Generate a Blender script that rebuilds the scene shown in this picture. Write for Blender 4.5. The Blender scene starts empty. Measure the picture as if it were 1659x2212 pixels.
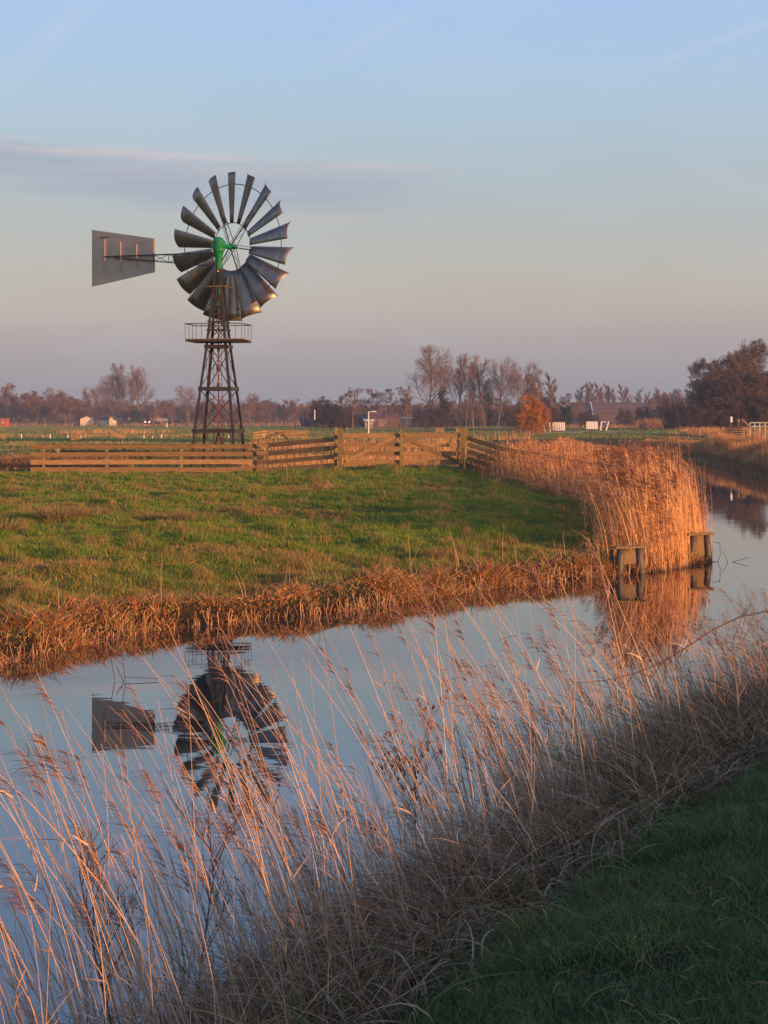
import bpy, math, random
import numpy as np
from mathutils import Vector, Matrix
PI = math.pi
R = math.radians
S = bpy.context.scene
C = S.collection
random.seed(5)

# ---------------------------------------------------------------- camera
CAMZ = 3.0                      # eye height above the water
cd = bpy.data.cameras.new('camera'); cam = bpy.data.objects.new('camera', cd); C.objects.link(cam)
cam.location = (0, 0, CAMZ); cam.rotation_euler = (R(90), 0, 0)
cd.sensor_fit = 'AUTO'; cd.sensor_width = 36; cd.lens = 36 * 4000 / 2212.0
cd.shift_y = -198 / 2212.0
cd.clip_start = 0.1; cd.clip_end = 8000
S.camera = cam

# ---------------------------------------------------------------- light
SUN_AZ = 53                     # degrees to the right of straight behind the camera
SUN_EL = 7.0
sl = bpy.data.lights.new('sun', 'SUN'); sun = bpy.data.objects.new('sun', sl); C.objects.link(sun)
sl.energy = 5.0; sl.angle = R(0.6); sl.color = (1.0, 0.47, 0.18)
sdir = Vector((math.sin(R(SUN_AZ)) * math.cos(R(SUN_EL)), -math.cos(R(SUN_AZ)) * math.cos(R(SUN_EL)), math.sin(R(SUN_EL))))
sun.rotation_euler = sdir.to_track_quat('Z', 'Y').to_euler()
sun.location = (20, -20, 12)

def lin(*c):
    return tuple(((v / 255.0) / 12.92 if v <= 10 else (((v / 255.0) + .055) / 1.055) ** 2.4) for v in c)

W = bpy.data.worlds.new('World'); S.world = W; W.use_nodes = True
nt = W.node_tree; nt.nodes.clear()
def nd(t, **k):
    n = nt.nodes.new(t)
    for a, b in k.items(): setattr(n, a, b)
    return n
def mth(op, a, b=None, c=None, clamp=False):
    n = nd('ShaderNodeMath', operation=op); n.use_clamp = clamp
    for i, v in enumerate((a, b, c)):
        if v is None: continue
        if isinstance(v, (int, float)): n.inputs[i].default_value = v
        else: nt.links.new(v, n.inputs[i])
    return n.outputs[0]
def mixc(f, a, b):
    n = nd('ShaderNodeMix', data_type='RGBA')
    for i, v in ((0, f), (6, a), (7, b)):
        if isinstance(v, (int, float)): n.inputs[i].default_value = v
        elif isinstance(v, tuple): n.inputs[i].default_value = (*v, 1)
        else: nt.links.new(v, n.inputs[i])
    return n.outputs[2]
tc = nd('ShaderNodeTexCoord'); sp = nd('ShaderNodeSeparateXYZ'); nt.links.new(tc.outputs['Generated'], sp.inputs[0])
dx, dy, dz = sp.outputs
az = mth('ARCTAN2', dx, dy)                         # 0 straight ahead, + to the right
# sky colour against height
ramp = nd('ShaderNodeValToRGB')
SKY = [(0.0, (126, 132, 150)), (.016, (132, 136, 152)), (.03, (142, 142, 152)), (.045, (158, 152, 156)), (.060, (174, 164, 158)),
       (.077, (175, 170, 162)), (.10, (169, 173, 173)), (.127, (164, 178, 187)), (.155, (163, 185, 201)), (.185, (161, 188, 216)),
       (.225, (158, 188, 228)), (.30, (140, 175, 226)), (.45, (105, 145, 210)), (1.0, (55, 88, 160))]
els = ramp.color_ramp.elements
while len(els) < len(SKY): els.new(.5)
for e, (p, c) in zip(els, SKY):
    e.position = p; e.color = (*lin(*c), 1)
nt.links.new(mth('MAXIMUM', dz, 0.0), ramp.inputs[0])
col = ramp.outputs[0]
# warm glow on the sun's side of the sky (behind the camera)
# long thin cloud bank low on the left, soft streaks, faint contrails
def noise(scale, sx, sz, det=5, seed=0.0):
    cv = nd('ShaderNodeCombineXYZ'); nt.links.new(mth('MULTIPLY', az, sx), cv.inputs[0]); nt.links.new(mth('MULTIPLY', dz, sz), cv.inputs[1]); cv.inputs[2].default_value = seed
    n = nd('ShaderNodeTexNoise'); n.inputs['Scale'].default_value = scale; n.inputs['Detail'].default_value = det; nt.links.new(cv.outputs[0], n.inputs['Vector'])
    return n.outputs['Fac']
def band(v, lo, a, b, hi):
    m1 = nd('ShaderNodeMapRange', interpolation_type='SMOOTHSTEP'); nt.links.new(v, m1.inputs[0]); m1.inputs[1].default_value = lo; m1.inputs[2].default_value = a
    m2 = nd('ShaderNodeMapRange', interpolation_type='SMOOTHSTEP'); nt.links.new(v, m2.inputs[0]); m2.inputs[1].default_value = b; m2.inputs[2].default_value = hi; m2.inputs[3].default_value = 1; m2.inputs[4].default_value = 0
    return mth('MULTIPLY', m1.outputs[0], m2.outputs[0])
wob = mth('MULTIPLY', mth('SUBTRACT', noise(6, 1, 3, 3, 2.0), .5), .018)
el2 = mth('ADD', mth('ADD', dz, wob), mth('MULTIPLY', az, 0.05))          # the bank thins out and drops to the right
vert = band(el2, .103, .120, .136, .141)
horiz = band(az, -1.6, -.3, -.06, .09)
stre = noise(2.2, 5, 95, 6, 7.3)
stm = nd('ShaderNodeMapRange'); nt.links.new(stre, stm.inputs[0]); stm.inputs[1].default_value = .36; stm.inputs[2].default_value = .62
cl = mth('MULTIPLY', mth('MULTIPLY', vert, horiz), mth('ADD', mth('MULTIPLY', stm.outputs[0], .55), .45))
col = mixc(mth('MULTIPLY', cl, .88), col, lin(148, 155, 176))
edge = mth('MULTIPLY', mth('MULTIPLY', band(el2, .130, .1365, .139, .143), horiz), stm.outputs[0])
col = mixc(mth('MULTIPLY', edge, .75), col, lin(196, 184, 190))
# pinkish wisps over the whole lower sky
w2 = nd('ShaderNodeMapRange'); nt.links.new(noise(1.6, 4, 60, 6, 3.1), w2.inputs[0]); w2.inputs[1].default_value = .48; w2.inputs[2].default_value = .75
col = mixc(mth('MULTIPLY', mth('MULTIPLY', w2.outputs[0], band(dz, .03, .07, .11, .17)), .30), col, lin(190, 172, 172))
# blotchy very faint high veil
w3 = nd('ShaderNodeMapRange'); nt.links.new(noise(2.0, 6, 14, 6, 9.1), w3.inputs[0]); w3.inputs[1].default_value = .45; w3.inputs[2].default_value = .8
col = mixc(mth('MULTIPLY', w3.outputs[0], .16), col, lin(190, 198, 216))
def trail(a0, z0, a1, z1, wd, st):
    global col
    k = (z1 - z0) / (a1 - a0)
    d = mth('ABSOLUTE', mth('SUBTRACT', mth('SUBTRACT', dz, z0), mth('MULTIPLY', mth('SUBTRACT', az, a0), k)))
    m = nd('ShaderNodeMapRange', interpolation_type='SMOOTHSTEP'); nt.links.new(d, m.inputs[0]); m.inputs[1].default_value = wd; m.inputs[2].default_value = 0.0
    m.inputs[3].default_value = 0; m.inputs[4].default_value = 1
    m2 = band(az, min(a0, a1) - .02, min(a0, a1) + .03, max(a0, a1) - .03, max(a0, a1) + .05)
    col = mixc(mth('MULTIPLY', mth('MULTIPLY', m.outputs[0], m2), mth('MULTIPLY', st, mth('ADD', noise(3, 20, 20, 3, 1.0), .2))), col, lin(205, 205, 220))
trail(-.035, .188, .03, .222, .007, .22)
trail(-.21, .17, -.14, .235, .014, .22)
trail(.13, .182, .21, .208, .004, .28)
trail(.165, .135, .20, .12, .006, .2)
below = nd('ShaderNodeMapRange'); nt.links.new(dz, below.inputs[0]); below.inputs[1].default_value = -.004; below.inputs[2].default_value = 0
col = mixc(below.outputs[0], lin(70, 72, 62), col)
vd = nd('ShaderNodeVectorMath', operation='DOT_PRODUCT'); nt.links.new(tc.outputs['Generated'], vd.inputs[0]); vd.inputs[1].default_value = (sdir.x, sdir.y, sdir.z * .3)
glow = mth('MULTIPLY', mth('POWER', mth('MAXIMUM', vd.outputs['Value'], 0.0), 5.0), below.outputs[0])
gm_ = nd('ShaderNodeVectorMath', operation='SCALE'); gm_.inputs[0].default_value = (1.15, .62, .26); nt.links.new(glow, gm_.inputs['Scale'])
ga = nd('ShaderNodeVectorMath', operation='ADD'); nt.links.new(col, ga.inputs[0]); nt.links.new(gm_.outputs[0], ga.inputs[1]); col = ga.outputs[0]
bg1 = nd('ShaderNodeBackground'); nt.links.new(col, bg1.inputs[0]); bg1.inputs[1].default_value = 0.80
sky = nd('ShaderNodeTexSky', sky_type='NISHITA'); sky.sun_disc = False
sky.sun_elevation = R(SUN_EL); sky.sun_rotation = math.atan2(sdir.x, sdir.y)
sky.air_density = 1.0; sky.dust_density = 1.0
bg2 = nd('ShaderNodeBackground'); nt.links.new(sky.outputs[0], bg2.inputs[0]); bg2.inputs[1].default_value = 0.02
addw = nd('ShaderNodeAddShader'); nt.links.new(bg1.outputs[0], addw.inputs[0]); nt.links.new(bg2.outputs[0], addw.inputs[1])
wo = nd('ShaderNodeOutputWorld'); nt.links.new(addw.outputs[0], wo.inputs[0])

S.view_settings.view_transform = 'Standard'; S.view_settings.look = 'None'
S.view_settings.exposure = 0.36; S.view_settings.gamma = 1.0
S.cycles.max_bounces = 6; S.cycles.diffuse_bounces = 2; S.cycles.glossy_bounces = 3
S.cycles.volume_bounces = 0; S.cycles.transparent_max_bounces = 8

# ---------------------------------------------------------------- helpers
def P(x, y, z=0.0, D=None):
    """point seen at (x, y) on a 1659 x 2212 sheet, at height z (or at depth D)."""
    if D is None: D = (CAMZ - z) * 4000.0 / (y - 908.0)
    return np.array(((x - 829.5) * D / 4000.0, D, CAMZ - (y - 908.0) * D / 4000.0))

def tag(o, label=None, cat=None, group=None, kind=None):
    if label: o['label'] = label
    if cat: o['category'] = cat
    if group: o['group'] = group
    if kind: o['kind'] = kind
    return o
def empty(name, loc, label, cat, group=None):
    o = bpy.data.objects.new(name, None); o.location = loc; o.empty_display_size = .3; C.objects.link(o)
    return tag(o, label, cat, group)

def mat(name, color, rough=.8, metal=0.0, var=.0, scale=8.0, bump=0.0, bscale=None, stretch=None, vcol=False, spec=.3, var2=None, trans=0.0):
    m = bpy.data.materials.new(name); m.use_nodes = True; t = m.node_tree; b = t.nodes['Principled BSDF']
    b.inputs['Roughness'].default_value = rough; b.inputs['Metallic'].default_value = metal
    b.inputs['Specular IOR Level'].default_value = spec
    b.inputs['Base Color'].default_value = (*color, 1)
    src = None
    if vcol:
        a = t.nodes.new('ShaderNodeAttribute'); a.attribute_name = 'Col'; src = a.outputs['Color']
    tcn = t.nodes.new('ShaderNodeTexCoord'); mp = t.nodes.new('ShaderNodeMapping'); t.links.new(tcn.outputs['Object'], mp.inputs[0])
    if stretch: mp.inputs['Scale'].default_value = stretch
    if var > 0:
        n = t.nodes.new('ShaderNodeTexNoise'); n.inputs['Scale'].default_value = scale; n.inputs['Detail'].default_value = 6; n.inputs['Roughness'].default_value = .65
        t.links.new(mp.outputs[0], n.inputs['Vector'])
        mr = t.nodes.new('ShaderNodeMapRange'); t.links.new(n.outputs['Fac'], mr.inputs[0]); mr.inputs[1].default_value = .3; mr.inputs[2].default_value = .7
        mr.inputs[3].default_value = 1 - var; mr.inputs[4].default_value = 1 + var
        if var2 is None:
            mx = t.nodes.new('ShaderNodeVectorMath'); mx.operation = 'SCALE'
            if src: t.links.new(src, mx.inputs[0])
            else: mx.inputs[0].default_value = color
            t.links.new(mr.outputs[0], mx.inputs['Scale']); src = mx.outputs[0]
        else:
            mx = t.nodes.new('ShaderNodeMix'); mx.data_type = 'RGBA'; mr.inputs[3].default_value = 0; mr.inputs[4].default_value = 1
            if src: t.links.new(src, mx.inputs[6])
            else: mx.inputs[6].default_value = (*color, 1)
            mx.inputs[7].default_value = (*var2, 1)
            mm = t.nodes.new('ShaderNodeMath'); mm.operation = 'MULTIPLY'; t.links.new(mr.outputs[0], mm.inputs[0]); mm.inputs[1].default_value = var
            t.links.new(mm.outputs[0], mx.inputs[0]); src = mx.outputs[2]
    if name.startswith('weathered') or name.startswith('mossy') or name.startswith('galvan'):
        oi = t.nodes.new('ShaderNodeObjectInfo'); mo = t.nodes.new('ShaderNodeMapRange'); t.links.new(oi.outputs['Random'], mo.inputs[0]); mo.inputs[3].default_value = .68; mo.inputs[4].default_value = 1.22
        ms = t.nodes.new('ShaderNodeVectorMath'); ms.operation = 'SCALE'; t.links.new(src, ms.inputs[0]); t.links.new(mo.outputs[0], ms.inputs['Scale']); src = ms.outputs[0]
    if src: t.links.new(src, b.inputs['Base Color'])
    if bump > 0:
        n2 = t.nodes.new('ShaderNodeTexNoise'); n2.inputs['Scale'].default_value = bscale or scale * 2; n2.inputs['Detail'].default_value = 6
        t.links.new(mp.outputs[0], n2.inputs['Vector'])
        bp = t.nodes.new('ShaderNodeBump'); bp.inputs['Strength'].default_value = bump; bp.inputs['Distance'].default_value = .05
        t.links.new(n2.outputs['Fac'], bp.inputs['Height']); t.links.new(bp.outputs[0], b.inputs['Normal'])
    if trans > 0:
        tr = t.nodes.new('ShaderNodeBsdfTranslucent'); mxs = t.nodes.new('ShaderNodeMixShader'); mxs.inputs[0].default_value = trans
        if src: t.links.new(src, tr.inputs[0])
        else: tr.inputs[0].default_value = (*color, 1)
        out = t.nodes['Material Output']
        t.links.new(b.outputs[0], mxs.inputs[1]); t.links.new(tr.outputs[0], mxs.inputs[2]); t.links.new(mxs.outputs[0], out.inputs[0])
    return m

class MB:
    """collects boxes, bars and tubes, builds them as ONE mesh object"""
    def __init__(s): s.v = []; s.f = []
    def add(s, vs, fs):
        b = len(s.v); s.v += [tuple(map(float, p)) for p in vs]; s.f += [tuple(i + b for i in f) for f in fs]; return s
    def box(s, x0, x1, y0, y1, z0, z1):
        return s.add([(x, y, z) for z in (z0, z1) for y in (y0, y1) for x in (x0, x1)],
                     [(0, 2, 3, 1), (4, 5, 7, 6), (0, 1, 5, 4), (2, 6, 7, 3), (0, 4, 6, 2), (1, 3, 7, 5)])
    def bar(s, p, q, w, t=None, up=(0, 0, 1)):
        p = Vector(p); q = Vector(q); t = w if t is None else t; d = (q - p).normalized(); up = Vector(up)
        if abs(d.dot(up)) > .98: up = Vector((0, 1, 0))
        a = d.cross(up).normalized(); b = a.cross(d).normalized()
        vs = [c + a * (sx * t / 2) + b * (sz * w / 2) for c in (p, q) for sx, sz in ((-1, -1), (1, -1), (1, 1), (-1, 1))]
        return s.add(vs, [(0, 1, 2, 3), (7, 6, 5, 4), (0, 4, 5, 1), (1, 5, 6, 2), (2, 6, 7, 3), (3, 7, 4, 0)])
    def tube(s, pts, rad, n=6, cap=True):
        pts = [Vector(p) for p in pts]; rs = rad if isinstance(rad, (list, tuple)) else [rad] * len(pts)
        vs = []; k = len(pts)
        for i, p in enumerate(pts):
            d = (pts[min(i + 1, k - 1)] - pts[max(i - 1, 0)]).normalized()
            up = Vector((0, 0, 1)) if abs(d.z) < .9 else Vector((0, 1, 0))
            a = d.cross(up).normalized(); b = a.cross(d)
            for j in range(n):
                an = 2 * PI * j / n; vs.append(p + (a * math.cos(an) + b * math.sin(an)) * rs[i])
        fs = [(i * n + j, i * n + (j + 1) % n, (i + 1) * n + (j + 1) % n, (i + 1) * n + j) for i in range(k - 1) for j in range(n)]
        if cap: fs += [tuple(range(n))[::-1], tuple((k - 1) * n + j for j in range(n))]
        return s.add(vs, fs)
    def build(s, name, m, parent=None, bevel=0.0, smooth=False):
        me = bpy.data.meshes.new(name); me.from_pydata(s.v, [], s.f); me.update()
        o = bpy.data.objects.new(name, me); C.objects.link(o)
        if m: me.materials.append(m)
        if parent is not None:
            o.parent = parent; o.matrix_parent_inverse = Matrix.Translation(-Vector(parent.location))
        if smooth: me.polygons.foreach_set('use_smooth', [True] * len(me.polygons))
        if bevel > 0:
            bv = o.modifiers.new('bevel', 'BEVEL'); bv.width = bevel; bv.segments = 2; bv.limit_method = 'ANGLE'
        return o

def np_mesh(name, V, F, m, colors=None, smooth=False, parent=None):
    """V (n,3), F (m,k) with one k, colors (n,3) per vertex"""
    V = np.ascontiguousarray(V, dtype=np.float32); F = np.ascontiguousarray(F, dtype=np.int32)
    me = bpy.data.meshes.new(name); k = F.shape[1]
    me.vertices.add(len(V)); me.vertices.foreach_set('co', V.ravel())
    me.loops.add(F.size); me.loops.foreach_set('vertex_index', F.ravel())
    me.polygons.add(len(F)); me.polygons.foreach_set('loop_start', np.arange(0, F.size, k, dtype=np.int32)); me.polygons.foreach_set('loop_total', np.full(len(F), k, dtype=np.int32))
    if smooth: me.polygons.foreach_set('use_smooth', np.ones(len(F), dtype=bool))
    if colors is not None:
        ca = me.color_attributes.new('Col', 'FLOAT_COLOR', 'POINT')
        cc = np.ones((len(V), 4), dtype=np.float32); cc[:, :3] = colors; ca.data.foreach_set('color', cc.ravel())
    me.update(calc_edges=True); me.materials.append(m)
    o = bpy.data.objects.new(name, me); C.objects.link(o)
    if parent is not None:
        o.parent = parent; o.matrix_parent_inverse = Matrix.Translation(-Vector(parent.location))
    return o

rng = np.random.default_rng(11)
_perm = rng.random((256, 256))
def vnoise(x, y):
    xi = np.floor(x).astype(int); yi = np.floor(y).astype(int); fx = x - xi; fy = y - yi
    fx = fx * fx * (3 - 2 * fx); fy = fy * fy * (3 - 2 * fy)
    g = lambda i, j: _perm[i % 256, j % 256]
    return (g(xi, yi) * (1 - fx) + g(xi + 1, yi) * fx) * (1 - fy) + (g(xi, yi + 1) * (1 - fx) + g(xi + 1, yi + 1) * fx) * fy
def fbm(x, y, o=4):
    r = 0; a = .5; s = 0
    for i in range(o): r = r + a * vnoise(x * 2 ** i + 17 * i, y * 2 ** i + 31 * i); s += a; a *= .5
    return r / s
def sm(a, b, x):
    t = np.clip((x - a) / (b - a), 0, 1); return t * t * (3 - 2 * t)

# ---------------------------------------------------------------- terrain shape
INNER = np.array([(-90, -34), (-30, 3), (-12, 16), (-6.6, 20.6), (-4.6, 22.1), (-4.1, 23.6), (-3.1, 26.1), (-2.1, 26.9), (-.6, 28.4), (.55, 30.2), (2.2, 32.7), (4.1, 35.3), (5.2, 36.5),
                  (6.4, 38.2), (6.9, 40.0), (7.2, 43), (8.1, 50), (9.5, 62), (11.4, 80), (14, 100), (16.3, 122), (16.5, 138), (12, 149), (0, 158), (-30, 174), (-120, 200), (-400, 245)], float)
INNER[3:11] += np.array((-.24, .36))
OUTER = np.array([(-60, -60), (-14, -18), (-8, -7), (-3.0, 4), (-.85, 9.2), (-.5, 10), (.6, 12.6), (1.9, 15.7), (4.1, 20), (6.4, 24.5), (9.2, 31.5), (12, 42), (14.6, 56), (16.9, 72),
                  (18.4, 88.9), (20.5, 112), (22.6, 135), (23.4, 149), (20, 162), (8, 172), (-30, 190), (-120, 215), (-400, 260)], float)
_m = (OUTER[:, 1] > 50) & (OUTER[:, 1] < 140) & (OUTER[:, 0] > 0); OUTER[_m] += np.array((1.0, 3.0))
PATH = np.array([(90, 96), (50, 106), (30, 121), (27.6, 133), (28.5, 148), (31.5, 175), (32.2, 205), (29.2, 228), (25.6, 245), (22, 270), (17, 320), (12, 420)], float)
def sdist(pts, X, Y):
    """distance to the polyline, + on its left"""
    X = np.asarray(X, float); Y = np.asarray(Y, float)
    best = np.full(X.shape, 1e18); sg = np.zeros(X.shape)
    for (ax, ay), (bx, by) in zip(pts[:-1], pts[1:]):
        ux, uy = bx - ax, by - ay; L = ux * ux + uy * uy
        t = np.clip(((X - ax) * ux + (Y - ay) * uy) / L, 0, 1)
        ex = X - ax - t * ux; ey = Y - ay - t * uy; d = ex * ex + ey * ey
        cr = ux * (Y - ay) - uy * (X - ax)
        m = d < best - 1e-9
        best = np.where(m, d, best); sg = np.where(m, np.sign(cr), sg)
    return np.sqrt(best) * sg
def height(X, Y, fine=True):
    si = sdist(INNER, X, Y); so = -sdist(OUTER, X, Y)
    # meadow side
    base = .50 + np.clip((Y - 30) / 36, 0, 1) * .55
    base = np.where(Y > 150, base + .0, base)
    hf = -.12 + .42 * sm(0, .55, si) + (base - .30) * sm(.3, 5.0, si)
    hf = hf + .26 * np.exp(-(((X - .3) / 3.6) ** 2 + ((Y - 66) / 5) ** 2)) * sm(0, 4, si)
    # our dike
    crest = 1.2 + (.2 * sm(50, 100, Y) - .3 * sm(300, 600, Y)) * sm(8, 20, X) - .15 * sm(20, 8, X) * (Y > 60)
    hn = -.12 + .34 * sm(0, .8, so) + (crest - .22) * (.25 * sm(.3, 2.4, so) + .75 * np.clip((so - .5) / 4.0, 0, 1)) + .42 * sm(4.0, 7.5, so) * (Y < 60)  # last term: unseen extra crest behind the camera, added to shade the bank
    h = np.where(si > 0, hf, np.where(so > 0, hn, -.12 - .5 * sm(0, 1.0, np.minimum(-si, -so))))
    if fine:
        land = np.clip(np.maximum(si, so) / 1.2, 0, 1)
        am = np.where(so > 0, .06, .24 - .1 * sm(60, 80, Y))
        h = h + land * am * (fbm(X * .9 + 40, Y * .9 + 9, 3) - .5) * 1.6 + land * .035 * (vnoise(X * 4.3, Y * 4.3) - .5) * np.where(Y < 90, 1, 0)
    return h
def hz(x, y): return float(height(np.array([x]), np.array([y]))[0])

def lines(*seg):
    out = []
    for a, b, st in seg: out += list(np.arange(a, b, st))
    return out
YL = lines((-60, -14, 2), (-14, 4, .5), (4, 20, .16), (20, 45, .2), (45, 72, .3), (72, 130, 1.0), (130, 300, 4), (300, 1401, 55))
XR = lines((-9, 12, .2), (12, 32, .5), (32, 90, 3), (90, 300, 15)) + lines((300, 1100, 80))
XLn = [-v for v in lines((9.4, 24, .4), (24, 90, 3), (90, 300, 15), (300, 1100, 80))]
XL = sorted(XLn + XR)
gx, gy = np.meshgrid(np.array(XL), np.array(YL)); nx, ny = len(XL), len(YL)
gz = height(gx, gy)
gsi = sdist(INNER, gx, gy); gso = -sdist(OUTER, gx, gy)
n1 = fbm(gx * .35, gy * .35, 4); n2 = fbm(gx * 1.7 + 5, gy * 1.7, 3)
green = np.array((.070, .130, .022)); olive = np.array((.115, .125, .030)); straw = np.array((.26, .17, .07)); mud = np.array((.022, .016, .011)); dark = np.array((.030, .060, .020))
gc = green + (olive - green) * sm(.35, .65, n1)[..., None]
gc = gc + (straw - gc) * (sm(.60, .74, n2) * .5 * (gy < 80))[..., None]
far = sm(90, 300, gy)[..., None]; fn = fbm(gx * .02, gy * .12 + 3, 4)
gc = gc * (1 - far) + far * (np.array((.075, .14, .035)) + (np.array((.15, .145, .045)) - np.array((.075, .14, .035))) * sm(.42, .62, fn)[..., None])
wet = sm(1.1, .2, np.maximum(gsi, gso))[..., None]; gc = gc * (1 - wet) + mud * wet
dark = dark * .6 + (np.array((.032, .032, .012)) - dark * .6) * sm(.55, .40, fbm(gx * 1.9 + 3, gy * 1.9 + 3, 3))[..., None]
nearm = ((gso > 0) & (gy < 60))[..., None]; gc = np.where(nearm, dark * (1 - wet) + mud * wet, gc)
fb_ = ((gso > 0) & (gy >= 60) & (gy < 175))[..., None] * sm(6.5, 3.0, gso)[..., None] * (1 - wet); gc = gc * (1 - fb_) + np.array((.20, .115, .05)) * fb_
seg = sm(1.8, 1.2, gso)[..., None] * nearm; gc = gc * (1 - seg) + mud * 1.3 * seg
idx = np.arange(nx * ny).reshape(ny, nx)
F = np.stack([idx[:-1, :-1], idx[:-1, 1:], idx[1:, 1:], idx[1:, :-1]], -1).reshape(-1, 4)
m_ground = mat('ground', (.1, .1, .05), .95, vcol=True, var=.35, scale=3.0, bump=.5, bscale=9, spec=.1)
ground = np_mesh('ground', np.stack([gx, gy, gz], -1).reshape(-1, 3), F, m_ground, gc.reshape(-1, 3), smooth=True)
tag(ground, kind='structure')

# water
m_water = bpy.data.materials.new('water'); m_water.use_nodes = True
t = m_water.node_tree; t.nodes.clear()
wout = t.nodes.new('ShaderNodeOutputMaterial'); gl = t.nodes.new('ShaderNodeBsdfGlossy'); gl.inputs['Roughness'].default_value = .012
gl.inputs['Color'].default_value = (1.0, .99, .98, 1)
df = t.nodes.new('ShaderNodeBsdfDiffuse'); df.inputs['Color'].default_value = (.010, .018, .026, 1)
fr = t.nodes.new('ShaderNodeFresnel'); fr.inputs['IOR'].default_value = 2.3
mx = t.nodes.new('ShaderNodeMixShader'); t.links.new(fr.outputs[0], mx.inputs[0]); t.links.new(df.outputs[0], mx.inputs[1]); t.links.new(gl.outputs[0], mx.inputs[2]); t.links.new(mx.outputs[0], wout.inputs[0])
tcw = t.nodes.new('ShaderNodeTexCoord')
def wn(scale, sx, sy, det):
    mp = t.nodes.new('ShaderNodeMapping'); mp.inputs['Scale'].default_value = (sx, sy, 1); mp.inputs['Rotation'].default_value = (0, 0, R(8)); t.links.new(tcw.outputs['Object'], mp.inputs[0])
    n = t.nodes.new('ShaderNodeTexNoise'); n.inputs['Scale'].default_value = scale; n.inputs['Detail'].default_value = det; t.links.new(mp.outputs[0], n.inputs['Vector']); return n.outputs['Fac']
a = wn(1.0, 1.3, 2.2, 2); b_ = wn(1.0, 5, 9, 2); msk = wn(.25, 1, 1, 2)
mk = t.nodes.new('ShaderNodeMapRange'); t.links.new(msk, mk.inputs[0]); mk.inputs[1].default_value = .4; mk.inputs[2].default_value = .65; mk.inputs[3].default_value = .3; mk.inputs[4].default_value = 1
m2 = t.nodes.new('ShaderNodeMath'); m2.operation = 'MULTIPLY'; t.links.new(b_, m2.inputs[0]); m2.inputs[1].default_value = .16
m3 = t.nodes.new('ShaderNodeMath'); m3.operation = 'ADD'; t.links.new(a, m3.inputs[0]); t.links.new(m2.outputs[0], m3.inputs[1])
m4 = t.nodes.new('ShaderNodeMath'); m4.operation = 'MULTIPLY'; t.links.new(m3.outputs[0], m4.inputs[0]); t.links.new(mk.outputs[0], m4.inputs[1])
bpw = t.nodes.new('ShaderNodeBump'); bpw.inputs['Strength'].default_value = 1.0; bpw.inputs['Distance'].default_value = .0014; t.links.new(m4.outputs[0], bpw.inputs['Height'])
t.links.new(bpw.outputs[0], gl.inputs['Normal']); t.links.new(bpw.outputs[0], fr.inputs['Normal'])
wb = MB(); wb.add([(-120, -80, 0), (420, -80, 0), (420, 330, 0), (-120, 330, 0)], [(0, 1, 2, 3)])
tag(wb.build('water', m_water), kind='structure')

# path on the far dike
pp = []
for (ax, ay), (bx, by) in zip(PATH[:-1], PATH[1:]):
    n = max(2, int(math.hypot(bx - ax, by - ay) / 2))
    pp += [(ax + (bx - ax) * i / n, ay + (by - ay) * i / n) for i in range(n)]
pp = np.array(pp); tg = np.gradient(pp, axis=0); tg /= np.linalg.norm(tg, axis=1)[:, None]; nr = np.stack([-tg[:, 1], tg[:, 0]], -1)
rows = [pp + nr * o for o in (-1.3, -.4, .4, 1.3)]
zc = np.maximum.reduce([height(r_[:, 0], r_[:, 1]) for r_ in rows]) + .04
zc = np.convolve(np.pad(zc, 3, mode='edge'), np.ones(7) / 7, 'valid') + .03
Vp = np.concatenate([np.column_stack([r_, zc]) for r_ in rows]); n = len(pp)
Fp = [(k * n + i, k * n + i + 1, (k + 1) * n + i + 1, (k + 1) * n + i) for k in range(3) for i in range(n - 1)]
m_path = mat('asphalt_path', (.12, .115, .12), .9, var=.15, scale=2)
tag(np_mesh('path', Vp, np.array(Fp), m_path), kind='structure')

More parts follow.
